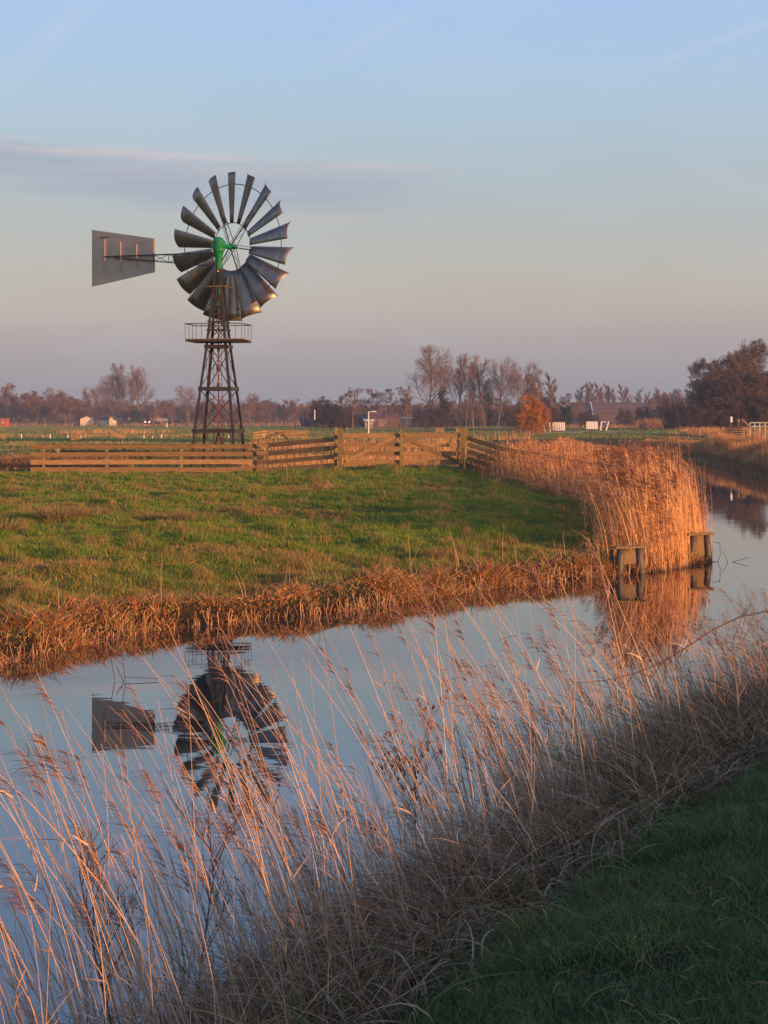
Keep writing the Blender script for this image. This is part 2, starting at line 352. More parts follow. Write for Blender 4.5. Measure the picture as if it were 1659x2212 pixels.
# ---------------------------------------------------------------- vegetation strands
def strands(name, B, dirv, L, w0, colr, m, K=4, bend=None, tube=False, side=None, tipw=.15, tint_tip=None, parent=None):
    """N curved strands. B (N,3) base, dirv (N,3) unit, L (N,), bend (N,3) added as t^2; colr (N,3)."""
    N = len(B)
    ts = np.linspace(0, 1, K + 1)
    if bend is None: bend = np.zeros((N, 3))
    Pn = B[:, None] + L[:, None, None] * (ts[None, :, None] * dirv[:, None] + (ts ** 2)[None, :, None] * bend[:, None])
    wd = (w0[:, None] * (1 - (1 - tipw) * ts[None] ** 1.5)) / 2
    T = dirv[:, None] + 2 * ts[None, :, None] * bend[:, None]
    if side is None:
        a = rng.random(N) * 2 * PI; side = np.stack([np.cos(a), np.sin(a), np.zeros(N)], -1)
    s = side[:, None] - T * np.sum(side[:, None] * T, -1, keepdims=True) / np.sum(T * T, -1, keepdims=True)
    s /= np.linalg.norm(s, axis=-1, keepdims=True) + 1e-9
    if tube:
        u = np.cross(T, s); u /= np.linalg.norm(u, axis=-1, keepdims=True) + 1e-9
        ring = [s * math.cos(q) + u * math.sin(q) for q in (0, 2 * PI / 3, 4 * PI / 3)]
        V = np.stack([Pn + r_ * wd[..., None] for r_ in ring], 2)          # N,K+1,3,3
        n = 3; base = (np.arange(N) * (K + 1) * 3)[:, None, None]
        i = (np.arange(K) * 3)[None, :, None]; j = np.arange(3)[None, None, :]; j2 = (j + 1) % 3
        F = np.stack(np.broadcast_arrays(base + i + j, base + i + j2, base + i + 3 + j2, base + i + 3 + j), -1).reshape(-1, 4)
    else:
        V = np.stack([Pn - s * wd[..., None], Pn + s * wd[..., None]], 2); n = 2
        base = (np.arange(N) * (K + 1) * 2)[:, None]; i = (np.arange(K) * 2)[None]
        F = np.stack([base + i, base + i + 1, base + i + 3, base + i + 2], -1).reshape(-1, 4)
    cc = np.broadcast_to(colr[:, None, None, :], (N, K + 1, n, 3))
    if tint_tip is not None:
        w = (ts ** 2)[None, :, None, None]; cc = cc * (1 - w) + np.asarray(tint_tip)[None, None, None] * w
    o = (V.reshape(-1, 3), F, cc.reshape(-1, 3))
    if name is None: return o
    return np_mesh(name, o[0], o[1], m, o[2], parent=parent)
def merge(name, parts, m, parent=None):
    off = 0; Vs = []; Fs = []; Cs = []
    for V, F, c in parts: Vs.append(V); Fs.append(F + off); Cs.append(c); off += len(V)
    return np_mesh(name, np.concatenate(Vs), np.concatenate(Fs), m, np.concatenate(Cs), parent=parent)
def unit(v): return v / np.linalg.norm(v, axis=-1, keepdims=True)
def rdir(N, lean, spread, up=1.0):
    """upright directions leaning by vector lean with random spread"""
    v = np.zeros((N, 3)); v[:, 0] = lean[0] + rng.normal(0, spread, N); v[:, 1] = lean[1] + rng.normal(0, spread, N); v[:, 2] = up
    return unit(v)
def cvar(N, base, base2=None, j=.18):
    b = np.array(base, float)[None]
    if base2 is not None: b = b + (np.array(base2, float)[None] - b) * rng.random((N, 1))
    return np.clip(b * (1 + rng.normal(0, j, (N, 1))), .004, 1)

m_blade = mat('grass_blade', (.1, .15, .03), .6, vcol=True, spec=.25, trans=.25)
m_dry = mat('dry_reed', (.4, .3, .15), .6, vcol=True, spec=.25, trans=.12)

# --- meadow grass
def scatter(N, ylo, yhi, power=1.0, margin=1.5):
    u = rng.random(N); Y = ylo * (yhi / ylo) ** u if power == 1 else ylo + (yhi - ylo) * u
    hw = .2078 * Y + margin; X = (rng.random(N) * 2 - 1) * hw
    return X, Y
X, Y = scatter(900000, 20, 67)
si = sdist(INNER, X, Y)
reed_b = np.array([(3.6, 34), (4.6, 38), (5.4, 45), (5.8, 51), (5.1, 55), (4.4, 59), (3.7, 63), (3.0, 70), (1.5, 90)], float)   # left edge of the tall reeds
inreed = (sdist(reed_b, X, Y) < 0) & (Y > 36.3)
keep = (si > .9) & (~inreed)
X = X[keep]; Y = Y[keep]; si = si[keep]
pn = fbm(X * .55 + 3, Y * .38 + 8, 4); pn2 = fbm(X * 2.3, Y * 1.6 + 50, 3)
edge_ = sm(4.0, 1.2, si)
pdry = np.clip(.05 + .45 * sm(.62, .80, pn2) + .25 * sm(.56, .7, pn) + .25 * edge_, 0, .95)
isd = rng.random(len(X)) < pdry
N = len(X)
colr = cvar(N, (.130, .240, .024), (.230, .300, .036), .2)
rich = sm(.5, .35, pn)[:, None]; colr = colr * (1 - rich * .25) + np.array((.06, .17, .015)) * rich * .35
colr = np.where(isd[:, None], cvar(N, (.40, .26, .10), (.30, .16, .07), .2), colr)
L = (.045 + .04 * rng.random(N) + .09 * sm(.5, .8, pn2)) * (1 + .3 * isd)
sc = np.clip(Y / 32, .8, 2.0)
strands('meadow_grass', np.column_stack([X, Y, height(X, Y) - .01]), rdir(N, (-.05, 0), .35), L, .011 * sc, colr, m_blade, K=1)
tag(bpy.data.objects['meadow_grass'], 'short green winter grass mixed with straw covering the meadow before the fence', 'grass', kind='stuff')
# straw litter patches in the meadow
ctr = [P(75, 1243, .5), P(690, 1055, .95), P(640, 1060, .9), P(575, 1105, .85), P(845, 1215, .6), P(1130, 1040, 1.0), P(1180, 1052, 1.0), P(430, 1190, .6), P(330, 1210, .6), P(560, 1075, .9), P(720, 1110, .8)]
siz = [(1.3, .8, 900, .16), (.35, .3, 260, .38), (.3, .3, 160, .28), (.4, .3, 160, .25), (.3, .2, 240, .26), (1.2, .5, 700, .2), (1.0, .5, 500, .25), (1.6, .4, 400, .14), (1.2, .4, 300, .14), (.25, .2, 90, .25), (.6, .3, 200, .18)]
parts = []
for c, (rx, ry, n, ll) in zip(ctr, siz):
    x = c[0] + rng.normal(0, rx * .6, n); y = c[1] + rng.normal(0, ry * 1.2, n)
    z = height(x, y)
    d = rdir(n, (-.1, 0), .55); b = np.zeros((n, 3)); b[:, 0] = rng.normal(-.1, .3, n); b[:, 2] = -.25
    parts.append(strands(None, np.column_stack([x, y, z]), d, ll * (.5 + rng.random(n)), np.full(n, .014), cvar(n, (.50, .28, .11), (.36, .18, .08)), None, K=3, bend=b))
tag(merge('straw_patch', parts, m_dry), 'pale dead straw lying in loose patches over the green meadow', 'dry grass', kind='stuff')

# --- sedge along the far waterline
def along(pts, N, a, b):
    """N points along the polyline between arc positions measured by Y range a..b; returns pos and left normal"""
    pts = np.array([p for p in pts]); s = []; q = []
    for (ax, ay), (bx, by) in zip(pts[:-1], pts[1:]):
        k = max(1, int(math.hypot(bx - ax, by - ay) / .1))
        for i in range(k):
            q.append((ax + (bx - ax) * i / k, ay + (by - ay) * i / k))
            l = math.hypot(bx - ax, by - ay); s.append((-(by - ay) / l, (bx - ax) / l))
    q = np.array(q); s = np.array(s); ok = (q[:, 1] >= a) & (q[:, 1] <= b); q = q[ok]; s = s[ok]
    ii = rng.integers(0, len(q), N)
    return q[ii] + rng.normal(0, .06, (N, 2)), s[ii]
N = 68000
q, nr_ = along(INNER, N, 15, 39.8)
off = .0 + np.abs(rng.normal(0, .5, N)) * (1 - .5 * sm(25, 35, q[:, 1]))
p = q + nr_ * off[:, None]; cl_ = fbm(p[:, 0] * 1.1, p[:, 1] * 1.1 + 4, 3); kk = (fbm(p[:, 0] * 2.6, p[:, 1] * 2.6 + 70, 2) + .25 * rng.random(N)) > .18 + .38 * np.clip(off / 1.6, 0, 1)
p = p[kk]; off = off[kk]; cl_ = cl_[kk]; N = len(p)
L = (.06 + .18 * rng.random(N)) * (.25 + 1.5 * sm(.25, .8, cl_)) * np.where(off > 1.5, .6, 1)
d = rdir(N, (-.05, -.05), .48); b = np.zeros((N, 3)); b[:, :2] = rng.normal(0, .5, (N, 2)); b[:, 2] = -np.abs(rng.normal(0, .38, N))
colr = cvar(N, (.50, .21, .07), (.27, .10, .04), .28)
gm = rng.random(N) < .22; colr[gm] = cvar(gm.sum(), (.17, .24, .05), (.28, .30, .08))
lt = rng.random(N) < .18; colr[lt] = cvar(lt.sum(), (.66, .44, .22), (.58, .34, .15))
sed = [strands(None, np.column_stack([p, np.maximum(height(p[:, 0], p[:, 1]), -.05) - .02]), d, L, .010 + .008 * rng.random(N), colr, None, K=3, bend=b)]
# cut stubs standing at the water's edge, taller single stalks
N = 1100; q, nr_ = along(INNER, N, 15, 39.8); p = q + nr_ * (rng.random(N)[:, None] * .5 - .12)
sed.append(strands(None, np.column_stack([p, np.full(N, -.05)]), rdir(N, (0, 0), .22), .08 + .26 * rng.random(N) ** 1.5, np.full(N, .012), cvar(N, (.74, .47, .22), (.55, .28, .12)), None, K=2, tube=True, tipw=.8))
N = 46; q, nr_ = along(INNER, N, 21, 38); p = q + nr_ * (rng.random(N)[:, None] * 1.1)
sed.append(strands(None, np.column_stack([p, height(p[:, 0], p[:, 1])]), rdir(N, (-.1, 0), .15), .4 + .4 * rng.random(N), np.full(N, .011), cvar(N, (.62, .42, .22)), None, K=3, tube=True, bend=rng.normal(0, .1, (N, 3))))
tag(merge('bank_sedge', sed, m_dry), 'low russet band of dead sedge and cut stalks along the far waterline', 'sedge', kind='stuff')

# --- reeds: stems, leaves and nodding plumes
WIND = np.array((-.9, .1))
def reeds(X, Y, Z, H, lean, spread, sw, pl, leaf, stemc, stemc2, plc, K=5, Kp=2, nb=16, plen=.20, bendk=.16, bw=.006, leafL=.35, tube=True):
    N = len(X); d = rdir(N, lean, spread)
    bend = np.zeros((N, 3)); bk = bendk * np.abs(rng.normal(1, .55, N)); bend[:, 0] = WIND[0] * bk; bend[:, 1] = WIND[1] * bk + rng.normal(0, .03, N); bend[:, 2] = -bk * .35
    B = np.column_stack([X, Y, Z]); out = []
    sc_ = cvar(N, stemc, stemc2, .16)
    out.append(strands(None, B, d, H, np.full(N, sw) * (.75 + .5 * rng.random(N)), sc_, None, K=K, bend=bend, tube=tube, tipw=.35))
    pt = lambda i, t_: B[i] + H[i][:, None] * (t_[:, None] * d[i] + (t_ ** 2)[:, None] * bend[i])
    tan = lambda i, t_: unit(d[i] + 2 * t_[:, None] * bend[i])
    ip = np.where(rng.random(N) < pl)[0]
    if len(ip):
        rep = np.repeat(ip, nb); M = len(rep); u = rng.random(M)
        tt = 1 - (plen / H[rep]) * u * .95
        pos = pt(rep, tt); tg_ = tan(rep, tt)
        ang = rng.normal(0, .55, M)                                   # plumes comb to the lee side
        sdv = np.stack([np.cos(ang) * WIND[0], np.sin(ang) * .9, np.full(M, -.15)], -1)
        dr = unit(tg_ * .9 + sdv * .55)
        bb = np.stack([WIND[0] * .35 + rng.normal(0, .12, M), rng.normal(0, .12, M), np.full(M, -.45)], -1)
        LL = plen * (.22 + .40 * np.sqrt(u) * (1.15 - .4 * u)) * (.7 + .6 * rng.random(M))
        out.append(strands(None, pos, dr, LL, np.full(M, bw) * (.7 + .7 * rng.random(M)), cvar(M, plc, [v * 1.5 for v in plc], .2), None, K=Kp, bend=bb, tipw=.25))
    nl = int(N * leaf)
    if nl:
        il = rng.integers(0, N, nl); tt = .1 + .75 * rng.random(nl); pos = pt(il, tt); a = rng.random(nl) * 2 * PI
        ld = unit(np.stack([np.cos(a) * .8 - .5, np.sin(a) * .6, .55 + rng.normal(0, .45, nl)], -1))
        lb = np.stack([rng.normal(-.1, .2, nl), rng.normal(0, .2, nl), -.1 - np.abs(rng.normal(0, .4, nl))], -1)
        out.append(strands(None, pos, ld, leafL * (.35 + .9 * rng.random(nl)), np.full(nl, sw * 1.5), cvar(nl, stemc2, stemc, .2), None, K=3, bend=lb, tipw=.1))
    return out
# far reed bed, right of the meadow
N = 42000
Y = 36.2 + (66 - 36.2) * rng.random(N) ** 1.15; X = 2 + 9.5 * rng.random(N)
ok = (sdist(reed_b, X, Y) < rng.normal(0, .22, N)) & (sdist(INNER, X, Y) > -.30 + .2 * rng.random(N)) & (fbm(X * 1.3, Y * 1.0, 3) + .25 * rng.random(N) > .42)
ok &= ~((np.abs(X - 4.8) < .55) & (Y < 36.9)) & ~((np.abs(X - 6.72) < .45) & (Y < 39.7)) & ~((X > 6.35) & (Y < 39.5))
X = X[ok]; Y = Y[ok]
sir = sdist(INNER, X, Y); hgt = (1.12 + .8 * fbm(X * .8 + 8, Y * .5, 3)) * (1 - .50 * sm(44, 60, Y)) * (1 + .15 * sm(5.5, 7, X))
frontf = sm(36.2, 38.2, Y)
H = hgt * (.45 + .70 * rng.random(len(X)) ** 1.5) * (.55 + .45 * frontf) + .25
H = H * (.35 + .65 * sm(-.2, .9, -sdist(reed_b, X, Y) + rng.normal(0, .25, len(X))))
bed = reeds(X, Y, np.maximum(height(X, Y, False), -.05) - .05, H, (-.02, 0), .07, .010, .42, .8, (.95, .56, .23), (.66, .32, .12), (.27, .12, .065), K=3, nb=10, bw=.012, plen=.22, leafL=.26, tube=False, bendk=.09)
N = 9000; Y = 66 + 72 * rng.random(N) ** 1.3; fr_ = rng.random(N)
xi = np.interp(Y, [62, 80, 100, 125, 160], [9.5, 11.4, 14, 16.4, 17]); xl = np.interp(Y, [66, 75, 100, 160], [3.0, 3.5, 9.5, 15]); X = xl + (xi - xl) * fr_
bed += reeds(X, Y, height(X, Y, False) - .05, (.6 + .5 * rng.random(N)) * (.6 + .8 * fbm(X * .3, Y * .2, 3)), (-.02, 0), .08, .035, .3, .3, (.62, .33, .13), (.48, .23, .09), (.30, .15, .08), K=2, nb=3, bw=.04, plen=.25, tube=False, bendk=.08)
N = 520; Y = 36.6 + 20 * rng.random(N) ** 1.3; xw = np.interp(Y, [36, 38.2, 40, 43, 50, 62], [4.8, 6.4, 6.95, 7.3, 8.2, 9.6]); X = xw - 1.9 * rng.random(N) ** 1.5 - .05
ok = (sdist(reed_b, X, Y) < -.1) & ~((np.abs(X - 6.72) < .35) & (Y < 39.5)); X = X[ok]; Y = Y[ok]; N = len(X)
bed += reeds(X, Y, np.maximum(height(X, Y, False), -.1) - .05, 1.5 + .75 * rng.random(N), (-.05, 0), .10, .013, .8, 1.0, (.92, .55, .24), (.66, .32, .12), (.17, .075, .05), K=5, nb=16, bw=.015, plen=.30, leafL=.35, tube=False, bendk=.14)
tag(merge('reed_bed', bed, m_dry), 'tall dense orange reeds standing on the far bank right of the gate', 'reeds', kind='stuff')
# low orange reed strip in the ditch behind the gate
N = 9000; Y = 72 + 22 * rng.random(N); X = -6 + 14 * rng.random(N)
strip = [strands(None, np.column_stack([X, Y, height(X, Y, False) - .03]), rdir(N, (0, 0), .15), (.18 + .3 * rng.random(N)) * (.3 + 1.2 * fbm(X * .6, Y * .5, 2)), np.full(N, .03), cvar(N, (.62, .33, .13), (.45, .24, .09)), None, K=1)]
N = 4200; X = -16 + 6 * rng.random(N) ; Y = 70 + 4 * rng.random(N)
strip.append(strands(None, np.column_stack([X, Y, height(X, Y, False) - .03]), rdir(N, (0, 0), .2), .3 + .35 * rng.random(N), np.full(N, .03), cvar(N, (.34, .17, .08), (.25, .15, .07)), None, K=1))
tag(merge('ditch_reeds', strip, m_dry), 'low orange reeds in the ditch seen through the gate and fence rails', 'reeds', kind='stuff')
# reeds on the right-hand bank where the canal returns
N = 64000; q, nr_ = along(OUTER, N, 60, 162); off = -.2 + 3.6 * rng.random(N) ** .9
p = q - nr_ * off[:, None]; cl_ = fbm(p[:, 0] * .35, p[:, 1] * .22, 3)
lo = off < .9
H = np.where(lo, .10 + .22 * rng.random(N), (.34 + .80 * sm(.42, .62, cl_)) * (.6 + .5 * rng.random(N)))
colr = np.where(lo[:, None], cvar(N, (.40, .22, .10), (.26, .17, .07)), cvar(N, (.62, .33, .13), (.5, .25, .1)))
tag(strands('far_bank_reeds', np.column_stack([p, np.maximum(height(p[:, 0], p[:, 1], False), 0) - .05]), rdir(N, (0, 0), .14), H, np.full(N, .04), colr, m_dry, K=1),
    'reeds and rough grass on the canal bank below the path at right', 'reeds', kind='stuff')

# dry grass strips and tufts across the far fields
parts = []
def tuft_line(x0, x1, y, D, h, n, c1=(.50, .30, .14), c2=(.40, .27, .11), dd=3, clump=.5):
    a = P(x0, y, D=D)[0]; b = P(x1, y, D=D)[0]; X = a + (b - a) * rng.random(n); Y = D + rng.normal(0, dd, n)
    X = X[(k := fbm(X * .25 + D, Y * .3, 3) > clump)]; Y = Y[k]; n = len(X)
    parts.append(strands(None, np.column_stack([X, Y, height(X, Y, False) - .03]), rdir(n, (0, 0), .18), h * (.4 + .8 * rng.random(n)), np.full(n, .0011 * D * .35), cvar(n, c1, c2), None, K=1))
tuft_line(-40, 430, 945, 215, .40, 5000, (.42, .30, .12), (.46, .27, .12), 2, .50)
tuft_line(-40, 560, 938, 150, .25, 5000, (.30, .26, .10), (.38, .26, .11), 8, .56)
tuft_line(150, 370, 935, 280, .7, 2200, dd=8, clump=.56)
tuft_line(540, 1020, 938, 118, .75, 5000, (.6, .33, .14), (.48, .26, .1), 4, .47)
tuft_line(600, 1160, 932, 170, .8, 5000, (.6, .33, .14), (.48, .26, .1), 6, .47)
tuft_line(410, 560, 950, 100, .5, 700, dd=3, clump=.5)
tuft_line(690, 780, 915, 560, 4.0, 1600, (.52, .22, .12), (.42, .2, .1), 4, .3)
tuft_line(1120, 1540, 917, 420, .9, 2500, (.42, .22, .1), (.4, .2, .1), 5, .45)
tuft_line(1385, 1450, 915, 380, 2.0, 900, (.45, .22, .1), (.4, .2, .1), 4, .3)
tuft_line(1480, 1700, 930, 190, .9, 4500, (.6, .33, .14), (.48, .26, .1), 5, .42)
tuft_line(-60, 1700, 919, 640, 1.3, 9000, (.36, .2, .1), (.3, .2, .09), 10, .45)
tuft_line(-40, 62, 975, 88, .3, 2000, (.3, .18, .08), (.25, .14, .07), 6, .35)
tag(merge('field_tufts', parts, m_dry), 'scattered straw coloured tufts along the ditches of the far fields', 'dry grass', kind='stuff')

N = 150000; D_ = 68 * (600 / 68) ** rng.random(N); X = (rng.random(N) * 2 - 1) * (.22 * D_ + 3)
ok = ((sdist(INNER, X, D_) > 1) | (-sdist(OUTER, X, D_) > 4)) & (np.abs(sdist(PATH, X, D_)) > 1.6); X = X[ok]; D_ = D_[ok]; N = len(X)
ff = fbm(X * .02, D_ * .05 + 3, 4)[:, None]; c_ = cvar(N, (.13, .22, .05), (.17, .24, .06), .12); c_ = c_ * (1 - sm(.45, .6, ff)) + cvar(N, (.27, .23, .09), (.22, .21, .07), .15) * sm(.45, .6, ff)
tag(strands('field_grass', np.column_stack([X, D_, height(X, D_, False) - .02]), rdir(N, (0, 0), .2), (.06 + .09 * rng.random(N)) * (D_ / 150) ** .3, .00055 * D_ + .01, c_, m_blade, K=1), 'flat green pasture stretching to the treeline', 'grass', kind='stuff')

# --- foreground: our bank
DRY1 = (.50, .33, .20); DRY2 = (.36, .23, .14); PLUME = (.24, .14, .11)
def near_bank(N, off_lo, off_hi, ylo, yhi, sel=None):
    q, nr_ = along(OUTER, N, ylo, yhi); off = off_lo + (off_hi - off_lo) * rng.random(N)
    p = q - nr_ * off[:, None]; return p, off
fg = []
# tall reeds rooted in the water's edge, leaning left over the canal
for (n, ylo, yhi, o0, o1, hmin, hmax, sw) in ((250, 5.2, 9.5, -.85, .9, .9, 2.0, .0060), (380, 9.0, 15, -.65, .9, .8, 2.1, .0062), (280, 14, 20, -.5, .8, .7, 1.5, .0070), (130, 20, 27, -.2, .9, .6, 1.15, .0085)):
    p, off = near_bank(n, o0, o1, ylo, yhi)
    cl_ = fbm(p[:, 0] * 1.1, p[:, 1] * 1.1, 2); kk = cl_ > .30; p = p[kk]; n = len(p)
    H = hmin + (hmax - hmin) * rng.random(n) ** 1.3
    fg += reeds(p[:, 0], p[:, 1], np.maximum(height(p[:, 0], p[:, 1]), -.1) - .05, H, (-.20, .03), .12, sw, .26, .9, (.88, .56, .28), (.58, .34, .17), PLUME, K=8, nb=34, bw=.0042, plen=.21, leafL=.26, bendk=.16, Kp=3)
# shorter thin stems filling in
for (n, ylo, yhi, o0, o1, sw) in ((900, 5, 11, -.5, 1.2, .0040), (1100, 10, 16.5, -.4, 1.2, .0045), (2300, 15, 27, .1, 1.8, .0055)):
    p, off = near_bank(n, o0, o1, ylo, yhi); n = len(p)
    H = (.30 + .85 * rng.random(n) ** 1.3) * np.clip(1.35 - p[:, 1] / 40, .6, 1)
    fg += reeds(p[:, 0], p[:, 1], np.maximum(height(p[:, 0], p[:, 1]), -.1) - .05, H, (-.14, .02), .15, sw, .03, .8, (.52, .37, .24), (.36, .26, .17), PLUME, K=5, nb=14, bw=.004, plen=.14, leafL=.22, bendk=.14, tube=False)
tag(merge('tall_reeds', fg, m_dry), 'tall thin reeds with nodding plumes leaning left over the water in the foreground', 'reeds', kind='stuff')
# tangle of dead grass at their foot
tg_parts = []
for (n, ylo, yhi, w) in ((21000, 4, 10, .006), (30000, 9, 17, .008), (22000, 16, 29, .011)):
    q, nr_ = along(OUTER, n, ylo, yhi); lim = np.clip(1.38 + .07 * (q[:, 1] - 8), 1.25, 2.1); off = -.12 + (lim + .15) * rng.random(n) ** .85; p = q - nr_ * off[:, None]
    cl_ = fbm(p[:, 0] * 1.8 + 7, p[:, 1] * 1.8, 3)
    L = (.16 + .40 * rng.random(n)) * (.5 + .95 * cl_) * (1 + .35 * sm(14, 22, p[:, 1])) * sm(1.15, .7, off / lim) * (.6 + .4 * sm(0, .7, off)) + .04
    d = rdir(n, (-.12, -.05), .45); b = np.zeros((n, 3)); b[:, :2] = rng.normal(0, .7, (n, 2)); b[:, 2] = -np.abs(rng.normal(.15, .45, n))
    colr = cvar(n, (.34, .205, .088), (.12, .072, .036), .35)
    g_ = rng.random(n) < np.clip(.08 + .5 * sm(.55, .7, fbm(p[:, 0] * 1.2, p[:, 1] * 1.2 + 30, 2)) + .3 * sm(.7, 1.0, off / lim), 0, .8); colr[g_] = cvar(g_.sum(), (.06, .10, .03), (.11, .14, .04))
    l_ = rng.random(n) < .20; colr[l_] = cvar(l_.sum(), (.68, .46, .23), (.48, .31, .15))
    tg_parts.append(strands(None, np.column_stack([p, np.maximum(height(p[:, 0], p[:, 1]), -.02) - .02]), d, L, np.full(n, w) * (.6 + .9 * rng.random(n)), colr, None, K=4, bend=b))
for n, ylo, yhi, w in ((900, 5, 11, .010), (1300, 10, 20, .012)):      # broad flat leaves flopping over
    q, nr_ = along(OUTER, n, ylo, yhi); off = .1 + 1.6 * rng.random(n); p = q - nr_ * off[:, None]; d = rdir(n, (-.2, -.1), .4); b = np.zeros((n, 3)); b[:, :2] = rng.normal(0, .5, (n, 2)); b[:, 2] = -.5 - .5 * rng.random(n)
    gq = rng.random(n) < .25; colr = cvar(n, (.44, .31, .18), (.22, .15, .09), .25); colr[gq] = cvar(gq.sum(), (.09, .14, .035), (.16, .19, .05))
    tg_parts.append(strands(None, np.column_stack([p, height(p[:, 0], p[:, 1])]), d, .35 + .4 * rng.random(n), np.full(n, w) * (.6 + .7 * rng.random(n)), colr, None, K=7, bend=b))
tag(merge('dead_grass_tangle', tg_parts, m_dry), 'matted brown dead grass at the foot of the foreground reeds', 'dry grass', kind='stuff')
# dead litter and coarse tufts lying on the turf
N = 5200; Y = 4 + 18 * rng.random(N) ** 1.4; X = -1 + rng.random(N) * (.2078 * Y + 3.5); so = -sdist(OUTER, X, Y); cl_ = fbm(X * 1.3 + 21, Y * 1.3, 3); ok = (so > 1.2) & (so < 9) & (cl_ + .12 * rng.random(N) > .50); X = X[ok]; Y = Y[ok]; N = len(X)
b = np.zeros((N, 3)); b[:, :2] = rng.normal(0, .5, (N, 2)); b[:, 2] = -.55
lt_ = [strands(None, np.column_stack([X, Y, height(X, Y) + .01]), rdir(N, (-.1, 0), .8, .7), .07 + .16 * rng.random(N), np.full(N, .005), cvar(N, (.42, .30, .14), (.20, .17, .06), .3), None, K=4, bend=b)]
for k_ in range(26):
    y0 = 4.6 + 12 * random.random() ** 1.3; x0 = random.uniform(.3, .2 * y0 + 1.2); 
    if not 1.4 < -sdist(OUTER, np.array([x0]), np.array([y0]))[0] < 8: continue
    n = 150; X = x0 + rng.normal(0, .09, n); Y = y0 + rng.normal(0, .09, n); b = np.zeros((n, 3)); b[:, :2] = rng.normal(0, .45, (n, 2)); b[:, 2] = -.4
    lt_.append(strands(None, np.column_stack([X, Y, height(X, Y)]), rdir(n, (0, 0), .4), .08 + .13 * rng.random(n), np.full(n, .0045), cvar(n, (.12, .20, .05), (.22, .22, .07), .25), None, K=4, bend=b))
tag(merge('turf_litter', lt_, m_dry), 'dead blades and coarse tufts scattered on the shaded green slope', 'grass', kind='stuff')
# shaded green turf on our slope
N = 800000
Y = 3.4 * (30 / 3.4) ** rng.random(N) ** 1.15 ; X = -3 + rng.random(N) ** .9 * (.2078 * Y + 3.2 + 3)
so = -sdist(OUTER, X, Y); ok = (so > np.clip(1.38 + .07 * (Y - 8), 1.25, 2.1) - .25 + .45 * rng.random(N)) & (so < 9.5); X = X[ok]; Y = Y[ok]; so = so[ok]; N = len(X)
bare = fbm(X * 1.9 + 3, Y * 1.9 + 3, 3); ok = rng.random(N) < .55 + .45 * sm(.28, .40, bare); X = X[ok]; Y = Y[ok]; so = so[ok]; bare = bare[ok]; N = len(X)
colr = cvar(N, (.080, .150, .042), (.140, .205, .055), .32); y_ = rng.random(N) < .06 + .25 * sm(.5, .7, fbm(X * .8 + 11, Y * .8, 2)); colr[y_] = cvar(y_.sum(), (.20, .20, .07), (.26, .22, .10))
L = (.035 + .055 * rng.random(N)) * (.75 + 1.2 * sm(.35, .75, bare)) * (1 + .5 * sm(.55, .75, fbm(X * 3.1, Y * 3.1 + 8, 2)))
b = np.zeros((N, 3)); b[:, :2] = rng.normal(0, .3, (N, 2)); b[:, 2] = -.2
strands('dike_grass', np.column_stack([X, Y, height(X, Y) - .005]), rdir(N, (-.1, 0), .45), L, .0035 * np.clip(Y / 7, .9, 2.5), colr, m_blade, K=2, bend=b)
tag(bpy.data.objects['dike_grass'], 'short dark green grass on the shaded dike slope at lower right', 'grass', kind='stuff')

# ================================================================ objects
m_wood = mat('weathered_wood', (.31, .19, .08), .85, var=.35, scale=2.5, stretch=(1, 1, 9), bump=.4, bscale=5)
m_woodp = mat('weathered_post', (.25, .19, .085), .85, var=.35, scale=4, bump=.4, bscale=10, var2=(.16, .19, .05))
m_woodg = mat('mossy_wood', (.23, .18, .065), .9, var=.6, scale=5, bump=.4, bscale=10, var2=(.34, .22, .10))
m_woodd = mat('wet_dark_wood', (.10, .075, .05), .55, var=.4, scale=5, bump=.4, bscale=10, spec=.5)
m_oldp = mat('old_brown_plank', (.28, .18, .08), .85, var=.4, scale=3, bump=.5, bscale=8, var2=(.10, .10, .04))
m_moss_shade = mat('shade_toned_mossy_board', (.085, .080, .038), .9, var=.5, scale=4, bump=.4, bscale=9)  # moss colour, darkened to paint in the shade behind the front fence
m_white = mat('white_paint', (.86, .84, .78), .6, var=.06, scale=4)
m_black = mat('black_paint', (.03, .03, .03), .5)
m_steel = mat('brown_painted_steel', (.040, .031, .024), .5, var=.25, scale=9, spec=.5)
m_green = mat('green_gloss_paint', (.004, .20, .055), .35, var=.35, scale=6, spec=.5)
m_red = mat('red_paint', (.45, .03, .02), .4)
m_rodred = mat('dull_red_pipe', (.20, .04, .025), .5)
m_vane = mat('grey_vane_sheet', (.62, .45, .31), .65, metal=.05, var=.10, scale=3, bump=.03, bscale=4)
m_blad = mat('galvanised_blade', (.31, .25, .19), .42, metal=.85, var=.35, scale=3, stretch=(1, 1, .4))
m_brass = mat('brass_fitting', (.8, .55, .25), .25, metal=1)
m_rust = mat('orange_rope', (.65, .16, .05), .7)
m_text = mat('black_lettering', (.02, .02, .02), .6)
m_teal = mat('pale_green_pipe', (.50, .58, .48), .6)

